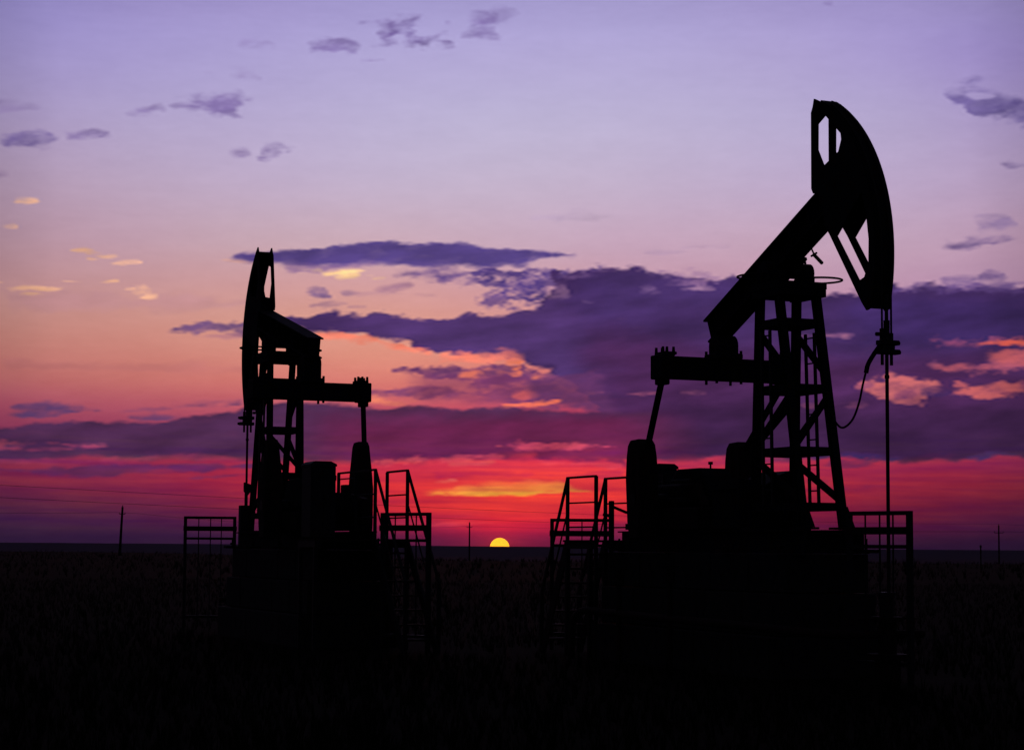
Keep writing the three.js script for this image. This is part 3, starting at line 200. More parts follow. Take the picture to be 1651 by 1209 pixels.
const perlin = new ImprovedNoise();
const fbm = (x, y, z, n = 4) => { let s = 0, a = 0.5; for (let i = 0; i < n; i++, a *= 0.5, x = x * 2.03 + 7.1, y = y * 2.03 + 3.7) s += a * perlin.noise(x, y, z); return s; };
const clamp = THREE.MathUtils.clamp, lerp = THREE.MathUtils.lerp;
const step01 = (a, b, x) => { const t = clamp((x - a) / (b - a), 0, 1); return t * t * (3 - 2 * t); };
function cell(list, x) {                                   // position of x in a rising or falling list
  const up = list[1] > list[0]; let i = 0;
  while (i < list.length - 2 && (up ? x > list[i + 1] : x < list[i + 1])) i++;
  return [i, clamp((x - list[i]) / (list[i + 1] - list[i]), 0, 1)];
}
const cat = (a, b, c, d, t) => 0.5 * (2 * b + (c - a) * t + (2 * a - 5 * b + 4 * c - d) * t * t + (3 * b - a - 3 * c + d) * t * t * t);
function airAt(az, el, out) {
  const [i, u] = cell(AIR_AZ, az), [j, v] = cell(AIR_EL, el);
  const I = (k) => clamp(k, 0, AIR_AZ.length - 1), J = (k) => clamp(k, 0, AIR_EL.length - 1);
  for (let c = 0; c < 3; c++) {
    const row = (k) => { const r = AIR[J(k)]; return cat(r[I(i - 1)][c], r[i][c], r[i + 1][c], r[I(i + 2)][c], u); };
    out[c] = cat(row(j - 1), row(j), row(j + 1), row(j + 2), v);
  }
}
function cloudCover(k, az, el) {
  const p = k.p, first = p[0][0], last = p[p.length - 1][0], f = k.f;
  if (az < first - 0.6 || az > last + 0.6) return 0;
  const wx = fbm(az * 0.55 * f, el * 1.8 * f, 1.7, 3), wy = fbm(az * 0.6 * f, el * 1.6 * f, 9.3, 3);
  const x = az + 3.2 * k.w * wx + 0.35 * (el - p[0][1]), y = el + 1.1 * k.w * wy;
  if (x < first || x > last) return 0;
  let i = 0; while (i < p.length - 2 && x > p[i + 1][0]) i++;
  const t = clamp((x - p[i][0]) / (p[i + 1][0] - p[i][0]), 0, 1), s = t * t * (3 - 2 * t);
  const up = lerp(p[i][1], p[i + 1][1], s) - y, down = y - lerp(p[i][2], p[i + 1][2], s);
  const soft = up < down ? k.s[0] : k.s[1];
  // ragged rim: how far inside, roughened by drawn-out noise
  const rough = fbm(az * 0.5 * f + 0.4 * el, (el - 0.12 * az) * 1.25 * f, 4.1, 5) + 0.4 * fbm(az * 1.7 * f, (el - 0.2 * az) * 3.6 * f, 14.1, 3);
  const d = Math.min(up, down, 0.3 * (x - first), 0.3 * (last - x)) + 2.3 * k.w * rough;
  let a = step01(-0.4 * soft - 0.12 * k.w, 0.5 * soft + 0.22 * k.w, d) * step01(0, k.e, x - first) * step01(0, k.e, last - x);
  if (a > 0 && k.t) a *= clamp(1.05 - k.t * (0.4 + 2.4 * fbm(az * 1.3 * f, (el - 0.15 * az) * 3.4 * f, 21.5, 4)), 0, 1);
  return a * k.a;
}
const toLinear = (c) => { c = clamp(c, 0, 255) / 255; return c <= 0.04045 ? c / 12.92 : Math.pow((c + 0.055) / 1.055, 2.4); };
const SUN_AZ = -0.31;
function skyAt(az, el, out) {
  airAt(az, el, out);
  const mottle = 5 * fbm(az * 0.55, el * 1.9, 33) + 3 * fbm(az * 2.2, el * 7, 40, 3);
  for (let c = 0; c < 3; c++) out[c] += mottle;
  if (Math.abs(az) < 20 && el < 17) {
    for (const k of CLOUDS) {
      const a = cloudCover(k, az, el);
      if (a > 0) { const shade = 1 + 0.34 * fbm(az * 0.55, (el - 0.1 * az) * 1.9, 52, 5); for (let c = 0; c < 3; c++) out[c] += (k.c[c] * shade - out[c]) * a; }
    }
  }
  if (el < 3.4) {                                          // thin veils drawn out along the horizon
    const veil = fbm(az * 0.28, el * 4.6 + 0.05 * az, 71, 5) * step01(3.4, 2.2, el) * (0.35 + 0.65 * step01(0.1, 0.9, el)), s = 1 + 0.28 * veil;
    out[0] *= s; out[1] *= 1 + 0.5 * veil; out[2] *= 1 - 0.1 * veil;
  }
  const halo = Math.exp(-Math.hypot(az - SUN_AZ, el * 1.3) / 0.55);
  out[0] += 60 * halo; out[1] += 14 * halo; out[2] -= 6 * halo;
  for (let c = 0; c < 3; c++) out[c] = toLinear(out[c]);
  // away from the sunset the sky falls off to a dim blue dusk
  const away = Math.hypot(Math.max(0, Math.abs(az) - 12.5), Math.max(0, el - 14) * 1.0);
  const keep = Math.exp(-away / 9), thin = 0.8 + 0.5 * clamp(fbm(az * 0.05, el * 0.12, 60) * 2, -0.6, 0.6);
  const dusk = [0.0125 * thin, 0.0115 * thin, 0.021 * thin];
  for (let c = 0; c < 3; c++) out[c] = lerp(dusk[c], out[c], keep);
}
const SKY_W = 4096, SKY_H = 4096;
const skyData = new Float32Array(SKY_W * SKY_H * 4);
{
  const rgb = [0, 0, 0];
  const azOf = (col) => ((((col + 0.5) / SKY_W) * 360 - 180 + 90 + 540) % 360) - 180;
  const put = (row, col) => { const o = (row * SKY_W + col) * 4; skyData[o] = rgb[0]; skyData[o + 1] = rgb[1]; skyData[o + 2] = rgb[2]; skyData[o + 3] = 1; };
  const elOf = (row) => ((row + 0.5) / SKY_H) * 180 - 90;
  const STEP = 16;                                         // the wide sky is smooth: every 16th texel, the rest between them
  const cw = SKY_W / STEP, ch = SKY_H / STEP, coarse = new Float32Array(cw * ch * 3);
  for (let j = 0; j < ch; j++) for (let i = 0; i < cw; i++) {
    skyAt(azOf(i * STEP + STEP / 2 - 0.5), Math.max(elOf(j * STEP + STEP / 2 - 0.5), 0.05), rgb);
    for (let c = 0; c < 3; c++) coarse[(j * cw + i) * 3 + c] = rgb[c];
  }
  for (let row = 0; row < SKY_H; row++) {
    const v = clamp((row + 0.5) / STEP - 0.5, 0, ch - 1.001), j = Math.floor(v), fv = v - j;
    for (let col = 0; col < SKY_W; col++) {
      const u = (col + 0.5) / STEP - 0.5 + cw, i = Math.floor(u) % cw, n = (i + 1) % cw, fu = u - Math.floor(u);
      for (let c = 0; c < 3; c++) rgb[c] = lerp(lerp(coarse[(j * cw + i) * 3 + c], coarse[(j * cw + n) * 3 + c], fu), lerp(coarse[((j + 1) * cw + i) * 3 + c], coarse[((j + 1) * cw + n) * 3 + c], fu), fv);
      put(row, col);
    }
  }
  // the sunset quarter in full detail
  const c0 = Math.floor(SKY_W * (0.25 - 26 / 360)), c1 = Math.ceil(SKY_W * (0.25 + 26 / 360)), r0 = Math.floor(SKY_H * 0.5) - 2, r1 = Math.ceil(SKY_H * (0.5 + 24 / 180));
  const w = c1 - c0, h = r1 - r0, want = new Float32Array(w * h * 3);
  for (let j = 0; j < h; j++) for (let i = 0; i < w; i++) {
    const az = azOf(c0 + i), el = Math.max(elOf(r0 + j), 0.01);
    skyAt(az, el, rgb);
    const near = step01(18, 25, Math.max(Math.abs(az), el + 3)), o = ((r0 + j) * SKY_W + c0 + i) * 4;
    for (let c = 0; c < 3; c++) want[(j * w + i) * 3 + c] = lerp(rgb[c], skyData[o + c], near);
  }
  // crispen, so that the smooth lookup between texels gives back the computed values
  let have = want.slice();
  const blur = (a) => {
    const b = new Float32Array(a.length), t = new Float32Array(a.length), at = (j, i, c) => (clamp(j, 0, h - 1) * w + clamp(i, 0, w - 1)) * 3 + c;
    for (let j = 0; j < h; j++) for (let i = 0; i < w; i++) for (let c = 0; c < 3; c++) t[at(j, i, c)] = (a[at(j, i - 1, c)] + 4 * a[at(j, i, c)] + a[at(j, i + 1, c)]) / 6;
    for (let j = 0; j < h; j++) for (let i = 0; i < w; i++) for (let c = 0; c < 3; c++) b[at(j, i, c)] = (t[at(j - 1, i, c)] + 4 * t[at(j, i, c)] + t[at(j + 1, i, c)]) / 6;
    return b;
  };
  for (let n = 0; n < 5; n++) { const b = blur(have); for (let k = 0; k < have.length; k++) have[k] = Math.max(0, have[k] + want[k] - b[k]); }
  for (let j = 0; j < h; j++) for (let i = 0; i < w; i++) { const o = ((r0 + j) * SKY_W + c0 + i) * 4; for (let c = 0; c < 3; c++) skyData[o + c] = have[(j * w + i) * 3 + c]; }
}
const skyMap = new THREE.DataTexture(skyData, SKY_W, SKY_H, THREE.RGBAFormat, THREE.FloatType);
skyMap.mapping = THREE.EquirectangularReflectionMapping;
skyMap.magFilter = THREE.LinearFilter;
skyMap.needsUpdate = true;
scene.background = skyMap;
scene.environment = skyMap;

// ---------------------------------------------------------------- sun, on the horizon behind the pumps
const sunLight = new THREE.DirectionalLight(0xff7a30, 0.05);
sunLight.position.set(Math.sin(R(SUN_AZ)) * 200, Math.tan(R(0.7)) * 200, -Math.cos(R(SUN_AZ)) * 200);
sunLight.target.position.set(0, 0, 0);
sunLight.castShadow = true;
Object.assign(sunLight.shadow.camera, { left: -60, right: 60, top: 30, bottom: -30, near: 1, far: 600 });
sunLight.shadow.mapSize.set(2048, 2048);
scene.add(sunLight, sunLight.target);

// ---------------------------------------------------------------- helpers
let seed = 20240607;
const rnd = () => { seed = (Math.imul(seed, 1664525) + 1013904223) >>> 0; return seed / 4294967296; };
const V = (x, y, z) => new THREE.Vector3(x, y, z);
function noiseTexture(size, fn, srgb) {                     // fn(u, v) in 0..1 -> [r, g, b] in 0..255, repeating
  const d = new Uint8Array(size * size * 4);
  for (let j = 0; j < size; j++) for (let i = 0; i < size; i++) { const c = fn(i / size, j / size), o = (j * size + i) * 4; d[o] = clamp(c[0], 0, 255); d[o + 1] = clamp(c[1], 0, 255); d[o + 2] = clamp(c[2], 0, 255); d[o + 3] = 255; }
  const t = new THREE.DataTexture(d, size, size); t.wrapS = t.wrapT = THREE.RepeatWrapping; t.magFilter = THREE.LinearFilter;
  if (srgb) t.colorSpace = THREE.SRGBColorSpace;
  t.needsUpdate = true; return t;
}
// noise that repeats without a seam: sampled on a torus
const wrapNoise = (u, v, k, z) => { const a = u * Math.PI * 2, b = v * Math.PI * 2; return fbm(Math.cos(a) * k + Math.cos(b) * k * 0.7 + z, Math.sin(a) * k + 11.3, Math.sin(b) * k + z); };
const mixc = (a, b, t) => [lerp(a[0], b[0], t), lerp(a[1], b[1], t), lerp(a[2], b[2], t)];
function surface(paint, wear, amount, size = 256) {
  return noiseTexture(size, (u, v) => {
    const n = wrapNoise(u, v, 1.6, 3), m = wrapNoise(u, v, 5.5, 8), t = step01(0.02, 0.2, n + 0.5 * m - 0.12 + amount), g = 1 + 0.35 * m;
    return mixc(paint, wear, t).map((c) => c * g);
  }, true);
}
const bumpMap = noiseTexture(256, (u, v) => { const c = 128 + 240 * wrapNoise(u, v, 6, 15); return [c, c, c]; });
const matte = (map, o = {}) => new THREE.MeshPhysicalMaterial({ map, roughness: 0.75, metalness: 0, bumpMap, bumpScale: 0.002, ...o });
const M = {
  paint: matte(surface([44, 46, 50], [58, 38, 28], 0.0), { roughness: 0.8, specularIntensity: 0.35 }),          // dark grey machine paint, rusting
  rust: matte(surface([50, 36, 30], [70, 44, 30], 0.08), { roughness: 0.85 }),
  steel: matte(surface([58, 58, 60], [60, 44, 34], -0.04), { roughness: 0.55, metalness: 0.5 }),
  rope: matte(surface([46, 44, 42], [58, 44, 36], 0.0), { roughness: 0.6 }),
  rubber: matte(surface([24, 24, 26], [38, 36, 34], -0.05), { roughness: 0.9 }),
  cabinet: matte(surface([52, 56, 58], [56, 42, 32], -0.08), { roughness: 0.6 }),
  concrete: matte(surface([64, 62, 58], [46, 44, 40], 0.04), { roughness: 0.95, bumpScale: 0.006 }),
  wood: matte(surface([56, 46, 38], [40, 34, 30], 0.02), { roughness: 0.95 }),
  wire: matte(surface([40, 40, 42], [46, 42, 40], 0), { roughness: 0.6 }),
  ceramic: matte(surface([70, 66, 62], [54, 48, 44], -0.06), { roughness: 0.35 }),
  soil: matte(surface([42, 37, 30], [36, 36, 25], 0.05, 512), { roughness: 1, bumpScale: 0.03, specularIntensity: 0.05 }),
  hill: matte(surface([50, 50, 34], [42, 38, 30], 0.05), { roughness: 1, specularIntensity: 0.05 }),
};
for (const k of ['soil', 'hill']) { M[k].map.repeat.set(1, 1); }
// texture coordinates in metres, laid over each face along its own largest direction
function metric(g, scale = 1) {
  g = g.index ? g.toNonIndexed() : g;
  const p = g.attributes.position, n = g.attributes.normal, uv = new Float32Array(p.count * 2);
  for (let i = 0; i < p.count; i++) {
    const ax = Math.abs(n.getX(i)), ay = Math.abs(n.getY(i)), az = Math.abs(n.getZ(i)), x = p.getX(i) * scale, y = p.getY(i) * scale, z = p.getZ(i) * scale;
    if (ax >= ay && ax >= az) { uv[i * 2] = z; uv[i * 2 + 1] = y; } else if (ay >= az) { uv[i * 2] = x; uv[i * 2 + 1] = z; } else { uv[i * 2] = x; uv[i * 2 + 1] = y; }
  }
  g.setAttribute('uv', new THREE.BufferAttribute(uv, 2));
  return g;
}
const used = {};
const numbered = (n) => { used[n] = (used[n] ?? -1) + 1; return used[n] ? `${n}_${String(used[n]).padStart(3, '0')}` : n; };
function thing(name, label, category, pos = [0, 0, 0], turn = 0, group) {
  const o = new THREE.Group(); o.name = numbered(name); o.position.set(...pos); o.rotation.y = turn;
  o.userData = { label, category }; if (group) o.userData.group = group;
  scene.add(o); return o;
}
function mesh(name, geo, mat, parent) {
  if (Array.isArray(geo)) geo = mergeGeometries(geo.map((g) => { g = g.index ? g.toNonIndexed() : g; for (const k of Object.keys(g.attributes)) if (!['position', 'normal', 'uv'].includes(k)) g.deleteAttribute(k); return g; }));
  const m = new THREE.Mesh(metric(geo), mat); m.name = name; m.castShadow = m.receiveShadow = true; parent.add(m); return m;
}
function part(name, parent, pos = [0, 0, 0], tilt = 0) { const g = new THREE.Group(); g.name = name; g.position.set(...pos); g.rotation.z = tilt; parent.add(g); return g; }
const box = (x0, x1, y0, y1, z0, z1) => new THREE.BoxGeometry(x1 - x0, y1 - y0, z1 - z0).translate((x0 + x1) / 2, (y0 + y1) / 2, (z0 + z1) / 2);
const rbox = (x0, x1, y0, y1, z0, z1, r = 0.02) => new RoundedBoxGeometry(x1 - x0, y1 - y0, z1 - z0, 2, r).translate((x0 + x1) / 2, (y0 + y1) / 2, (z0 + z1) / 2);
function frameAlong(g, a, b, side) {                        // turns geometry built along +x from the middle onto the line a-b
  const x = b.clone().sub(a), len = x.length(); x.divideScalar(len);
  const z = side.clone().addScaledVector(x, -side.dot(x)).normalize(), y = z.clone().cross(x);
  return g.applyMatrix4(new THREE.Matrix4().makeBasis(x, y, z).setPosition(a.clone().add(b).multiplyScalar(0.5)));
}
const P = (p) => (Array.isArray(p) ? V(...p) : p);
function bar(a, b, w, h, side = V(0, 0, 1)) { a = P(a); b = P(b); return frameAlong(new THREE.BoxGeometry(a.distanceTo(b), h, w), a, b, side); }
function rod(a, b, r, n = 8, r2 = r) { a = P(a); b = P(b); const d = b.clone().sub(a); const side = Math.abs(d.z) > 0.9 * d.length() ? V(1, 0, 0) : V(0, 0, 1); return frameAlong(new THREE.CylinderGeometry(r2, r, a.distanceTo(b), n).rotateZ(-Math.PI / 2), a, b, side); }
function channel(a, b, w, h, t, side = V(0, 0, 1)) {        // a rolled I section along a-b, w wide, h deep
  a = P(a); b = P(b); const L = a.distanceTo(b);
  return [new THREE.BoxGeometry(L, t, w).translate(0, h / 2 - t / 2, 0), new THREE.BoxGeometry(L, t, w).translate(0, -h / 2 + t / 2, 0), new THREE.BoxGeometry(L, h - 2 * t, t).translate(0, 0, 0)].map((g) => frameAlong(g, a, b, side));
}
function tube(points, r, n = 24, sides = 7) { return new THREE.TubeGeometry(new THREE.CatmullRomCurve3(points.map(P)), n, r, sides); }
function plate(outline, holes, z0, z1, bevel = 0) {
  const s = new THREE.Shape(outline.map(([x, y]) => new THREE.Vector2(x, y)));
  for (const h of holes) s.holes.push(new THREE.Path(h.map(([x, y]) => new THREE.Vector2(x, y))));
  return new THREE.ExtrudeGeometry(s, { depth: z1 - z0 - 2 * bevel, bevelEnabled: bevel > 0, bevelSize: bevel, bevelThickness: bevel, bevelSegments: 2 }).translate(0, 0, z0 + bevel);
}
function structure(name, geo, mat) { const m = mesh(name, geo, mat, scene); m.name = numbered(name); m.userData.kind = 'structure'; return m; }

// ---------------------------------------------------------------- the land
function landHeight(x, z) {
  const r = Math.hypot(x, z), az = Math.atan2(x, -z) * 57.3;
  const brow = lerp(560, 270, step01(-13, -2, az)) + 25 * perlin.noise(az * 0.35, 2.2, 0);      // where the steppe begins to fall away
  const far = step01(brow * 0.85, brow + 900, r);
  return 0.05 * fbm(x * 0.13, z * 0.13, 1) * Math.min(1, r / 6) + 0.35 * step01(60, 200, r) * fbm(x * 0.02, z * 0.02, 5) - 24 * far + 3 * far * fbm(x * 0.0012, z * 0.0012, 6);
}
function sheet(radii, azs, height) {
  const n = azs.length, pos = [], idx = [];
  for (const r of radii) for (const a of azs) { const x = r * Math.sin(R(a)), z = -r * Math.cos(R(a)); pos.push(x, height(x, z, r, a), z); }
  for (let j = 0; j < radii.length - 1; j++) for (let i = 0; i < n - 1; i++) { const a = j * n + i, b = a + 1, c = a + n, d = c + 1; idx.push(a, b, c, b, d, c); }
  const g = new THREE.BufferGeometry(); g.setAttribute('position', new THREE.Float32BufferAttribute(pos, 3)); g.setIndex(idx); g.computeVertexNormals(); return g;
}
{
  const azs = []; for (let a = -180; a <= 180; a += Math.abs(a) < 24 ? 0.4 : 4) azs.push(a > 23.9 && a < 24.2 ? 24 : a);
  const radii = [0.01]; for (let r = 1.5; r < 9000; r *= r < 150 ? 1.07 : 1.045) radii.push(r);
  structure('ground', sheet(radii, azs, landHeight), M.soil);
  // the far rise that the sun sinks behind
  const ha = []; for (let a = -40; a <= 40; a += 0.25) ha.push(a);
  const hr = [5600, 6000, 6400, 6800, 7200, 7600, 7800, 8000, 8200, 8600];
  const crest = (a) => 1.6 + 8000 * Math.tan(R(lerp(0.055, 0.012, step01(-13, 13, a)) + 0.022 * fbm(a * 0.22, 4, 4) + 0.005 * fbm(a * 2.1, 8, 4)));
  structure('hills', sheet(hr, ha, (x, z, r, a) => lerp(-27, crest(a), Math.pow(clamp((r - 5600) / 2400, 0, 1), 1.6)) - (r > 8000 ? (r - 8000) * 0.06 : 0)), M.hill);
  // the sun, half under the horizon
  const d = 8500, sun = new THREE.Mesh(new THREE.SphereGeometry(d * Math.tan(R(0.268)), 48, 32), new THREE.MeshStandardMaterial({ color: 0x000000, emissive: new THREE.Color().setRGB(1, 0.4, 0.02), emissiveIntensity: 2.1, roughness: 1 }));
  sun.name = 'sun'; sun.position.set(d * Math.sin(R(SUN_AZ)), 1.6 + d * Math.tan(R(0.0)), -d * Math.cos(R(SUN_AZ)));
  sun.userData = { label: 'glowing yellow sun half sunk behind the far horizon between the pumps', category: 'sun' };
  scene.add(sun);
}
scene.fog = new THREE.FogExp2(0x9088d8, 3.2e-5);

// ---------------------------------------------------------------- pump jacks
// rig axes: x towards the well, y up from the ground, z across; the walking beam rocks about (0, pivot, 0)
const polar = (r, deg) => [r * Math.cos(R(deg)), r * Math.sin(R(deg))];
function pumpJack(o) {
  const t = thing('pump_jack', o.label, 'pump jack', o.pos, o.turn, 'pump jacks at the sunset field');
  const H = o.pivot, tilt = R(o.tilt);
  const world = (x, y) => [x * Math.cos(tilt) - y * Math.sin(tilt), H + x * Math.sin(tilt) + y * Math.cos(tilt)];    // from the beam's own axes

  // base frame of rolled beams on the foundation
  const fr = part('base_frame', t);
  for (const z of [-0.42, 0.42]) mesh('skid_beam', channel([-4.0, 1.7, z], [1.15, 1.7, z], 0.16, 0.3, 0.02), M.paint, fr);
  for (const x of [-3.9, -3.0, -2.0, -1.0, -0.1, 0.95]) mesh('cross_beam', channel([x, 1.69, -0.34], [x, 1.69, 0.34], 0.12, 0.24, 0.018, V(1, 0, 0)), M.paint, fr);
  for (const [x, z] of [[0.9, -0.62], [0.9, 0.62], [-0.5, -0.62], [-0.5, 0.62], [-2.2, 0.62], [-2.2, -0.62], [-3.7, 0.62], [-3.7, -0.62]]) mesh('anchor_clamp', [box(x - 0.09, x + 0.09, 1.56, 1.6, z - 0.14, z + 0.12), rod([x, 1.56, z], [x, 1.74, z], 0.018, 6), rbox(x - 0.04, x + 0.04, 1.62, 1.66, z - 0.04, z + 0.04, 0.01)], M.rust, fr);

  // tower of four legs
  const tw = part('tower', t);
  const legX = (s, y) => (s > 0 ? lerp(0.9, 0.29, (y - 1.86) / (4.86 - 1.86)) : lerp(-0.33, -0.20, (y - 1.86) / (4.86 - 1.86)));
  const legZ = (y) => lerp(0.29, 0.275, (y - 1.86) / (4.86 - 1.86));
  const node = (s, z, y) => [legX(s, y), y, z * legZ(y)];
  for (const s of [-1, 1]) for (const z of [-1, 1]) {
    mesh('leg', channel(node(s, z, 1.86), node(s, z, 4.86), 0.095, 0.105, 0.014, V(0, 0, 1)), M.paint, tw);
    mesh('foot_plate', [box(legX(s, 1.86) - 0.15, legX(s, 1.86) + 0.15, 1.852, 1.88, z * 0.29 - 0.13, z * 0.29 + 0.13), plate([[0, 0], [0.2 * s, 0], [0.03 * s, 0.26], [0, 0.26]].map(([x, y]) => [legX(s, 1.86) + 0.05 * s + x, 1.88 + y]), [], z * 0.29 - 0.01, z * 0.29 + 0.01)], M.paint, tw);
  }
  for (const y of [4.52, 3.66, 2.85, 2.14]) {
    for (const s of [-1, 1]) mesh('cross_member', bar(node(s, -1, y), node(s, 1, y), 0.07, 0.1, V(1, 0, 0)), M.paint, tw);
    for (const z of [-1, 1]) mesh('side_member', bar(node(-1, z, y), node(1, z, y), 0.07, 0.1), M.paint, tw);
  }
  for (const z of [-1, 1]) for (const [s, y0, y1] of [[-1, 4.42, 3.86], [1, 3.56, 2.95], [-1, 2.75, 2.22]]) mesh('diagonal_brace', bar(node(s, z, y0), node(-s, z, y1), 0.05, 0.08), M.paint, tw);
  for (const s of [-1, 1]) mesh('diagonal_brace', bar(node(s, -1, 3.56), node(s, 1, 2.95), 0.05, 0.06, V(1, 0, 0)), M.paint, tw);
  mesh('top_frame', [box(-0.3, 0.42, 4.86, 4.96, -0.35, -0.23), box(-0.3, 0.42, 4.86, 4.96, 0.23, 0.35), box(-0.28, -0.14, 4.87, 4.955, -0.23, 0.23), box(0.26, 0.4, 4.87, 4.955, -0.23, 0.23), box(-0.3, 0.42, 4.962, 5.05, -0.36, 0.36)], M.paint, tw);
  for (const z of [-1, 1]) {
    const ld = part('ladder', t);
    const lx = (y) => lerp(0.12, 0.02, (y - 1.86) / 3), zz = (y) => z * (legZ(y) + 0.055);
    for (const d of [-0.11, 0.11]) mesh('ladder_rail', bar([lx(2.16) + d, 2.16, zz(2.16)], [lx(4.42) + d, 4.42, zz(4.42)], 0.03, 0.04), M.steel, ld);
    for (let y = 2.36; y < 4.4; y += 0.333) mesh('rung', rod([lx(y) - 0.11, y, zz(y)], [lx(y) + 0.11, y, zz(y)], 0.011, 6), M.steel, ld);
  }

  // saddle bearings and the hoop round the tower head
  for (const z of [-1, 1]) {
    const b = part('saddle_bearing', t);
    mesh('housing', [rbox(-0.15, 0.15, 5.05, 5.17, z * 0.28 - 0.07, z * 0.28 + 0.07, 0.015), new THREE.CylinderGeometry(0.135, 0.135, 0.14, 20).rotateX(Math.PI / 2).translate(0, H, z * 0.28)], M.paint, b);
    for (const x of [-0.19, 0.19]) mesh('bolt', [rod([x, 5.05, z * 0.28], [x, 5.13, z * 0.28], 0.02, 6), rod([x, 5.13, z * 0.28], [x, 5.15, z * 0.28], 0.035, 6)], M.rust, b);
  }
  mesh('saddle_shaft', rod([0, H, -0.3], [0, H, 0.3], 0.075, 14), M.steel, t);
  for (const z of [-1, 1]) {
    const lp = part('hose_loop', t);
    mesh('loop', new THREE.TorusGeometry(0.31, 0.014, 8, 44).rotateX(Math.PI / 2).translate(0.1, 5.12, z * 0.43), M.rubber, lp);
    mesh('fitting', [rod([0.1, 5.09, z * 0.12], [0.1, 5.15, z * 0.12], 0.03, 8), rod([0.1, 5.12, z * 0.12], [0.1, 5.12, z * 0.22], 0.02, 8)], M.steel, lp);
  }

  // walking beam
  const wb = part('walking_beam', t, [0, H, 0], tilt);
  mesh('top_flange', box(-2.03, 1.3, 0.405, 0.43, -0.14, 0.14), M.paint, wb);
  mesh('bottom_flange', box(-2.03, 1.3, 0.075, 0.1, -0.14, 0.14), M.paint, wb);
  mesh('web', box(-1.98, 1.3, 0.1, 0.405, -0.011, 0.011), M.paint, wb);
  for (const x of [-1.7, -1.1, -0.45, 0.0, 0.45, 0.95]) for (const z of [-1, 1]) mesh('stiffener', box(x - 0.008, x + 0.008, 0.1, 0.405, Math.min(z * 0.011, z * 0.13), Math.max(z * 0.011, z * 0.13)), M.paint, wb);
  mesh('end_plate', box(-1.995, -1.98, 0.1, 0.405, -0.1, 0.1), M.paint, wb);
  mesh('saddle_plate', [rbox(-0.3, 0.3, 0.03, 0.075, -0.17, 0.17, 0.01), rbox(-0.1, 0.1, -0.05, 0.03, -0.06, 0.06, 0.02)], M.paint, wb);
  for (const [x, z] of [[-0.25, -0.155], [-0.25, 0.155], [0.25, -0.155], [0.25, 0.155]]) mesh('bolt', [rod([x, 0.0, z], [x, 0.13, z], 0.018, 6), rod([x, 0.13, z], [x, 0.155, z], 0.03, 6)], M.rust, wb);
  mesh('hanging_hook', [rod([0.51, 0.08, -0.12], [0.51, -0.02, -0.14], 0.012, 6), rod([0.44, 0.0, -0.14], [0.57, -0.03, -0.14], 0.014, 7), rod([0.5, -0.01, -0.14], [0.6, -0.2, -0.16], 0.024, 8)], M.rust, wb);

  // horse head: two cut-out cheeks and the curved face
  const hh = part('horse_head', t, [0, H, 0], tilt);
  const RAD = 2.32, arc = []; for (let a = -41.5; a <= 38.9; a += 2.29) arc.push(polar(RAD, a));
  const cheek = [...arc, [1.725, 1.545], [1.66, 1.47], [1.59, 1.42], [1.19, 0.53], [1.2, 0.45], [1.3, 0.43], [1.3, 0.06], [1.26, -0.06], [1.32, -0.24], [1.6, -1.38], [1.65, -1.52]];
  const upper = [[1.66, 1.2], [1.86, 1.2], [2.07, 0.78], [2.05, 0.7], [1.93, 0.6], [1.56, 0.63], [1.52, 0.9]];
  const lower = [[1.45, -0.34], [1.98, -0.2], [2.16, -0.16], [2.14, -0.45], [2.06, -0.76], [1.93, -1.03], [1.78, -1.13], [1.66, -1.11]];
  for (const z of [-1, 1]) mesh('side_plate', plate(cheek, [upper, lower], z * 0.13 - 0.012, z * 0.13 + 0.012), M.paint, hh);
  const face = []; for (let a = -41; a <= 38.6; a += 1.59) face.push(a);
  const outer = face.map((a) => polar(RAD + 0.016, a)), inner = face.map((a) => polar(RAD - 0.012, a)).reverse();
  mesh('face_plate', plate([...outer, ...inner], [], -0.118, 0.118), M.paint, hh);
  mesh('neck_plate', [box(1.3, 1.34, -0.02, 0.44, -0.118, 0.118), box(1.34, 2.2, 0.44, 0.46, -0.118, 0.118), box(1.34, 2.2, -0.06, -0.04, -0.118, 0.118)], M.paint, hh);
  mesh('top_bar', [bar([1.71, 1.43, -0.118], [1.71, 1.43, 0.118], 0.12, 0.06, V(1, 0, 0))], M.paint, hh);
  mesh('foot_bar', bar([1.7, -1.46, -0.118], [1.7, -1.46, 0.118], 0.12, 0.05, V(1, 0, 0)), M.paint, hh);

  // ropes, carrier bar and polished rod over the well
  const wx = RAD + 0.03, low = H - 0.25, cy = o.carrier;
  for (const z of [-0.065, 0.065]) {
    const pts = []; for (let a = o.tilt + 34; a > 0; a -= 6) pts.push([(RAD + 0.03) * Math.cos(R(a)), H + (RAD + 0.03) * Math.sin(R(a)), z]);
    pts.push([wx, H, z], [wx, H - 0.3, z], [wx, cy + 0.12, z], [wx, cy - 0.16, z]);
    mesh('wire_rope', tube(pts, 0.013, 60, 7), M.rope, t);
  }
  const cb = part('carrier_bar', t);
  mesh('upper_bar', [rbox(wx - 0.06, wx + 0.06, cy, cy + 0.06, -0.15, 0.12, 0.012)], M.steel, cb);
  mesh('lower_bar', [rbox(wx - 0.06, wx + 0.06, cy - 0.11, cy - 0.05, -0.16, 0.12, 0.012)], M.steel, cb);
  mesh('load_cell', [rbox(wx - 0.05, wx + 0.05, cy - 0.05, cy, -0.09, 0.08, 0.01), rod([wx, cy + 0.06, 0], [wx, cy + 0.3, 0], 0.038, 10), rod([wx, cy + 0.06, 0.03], [wx, cy + 0.2, 0.03], 0.06, 10)], M.steel, cb);
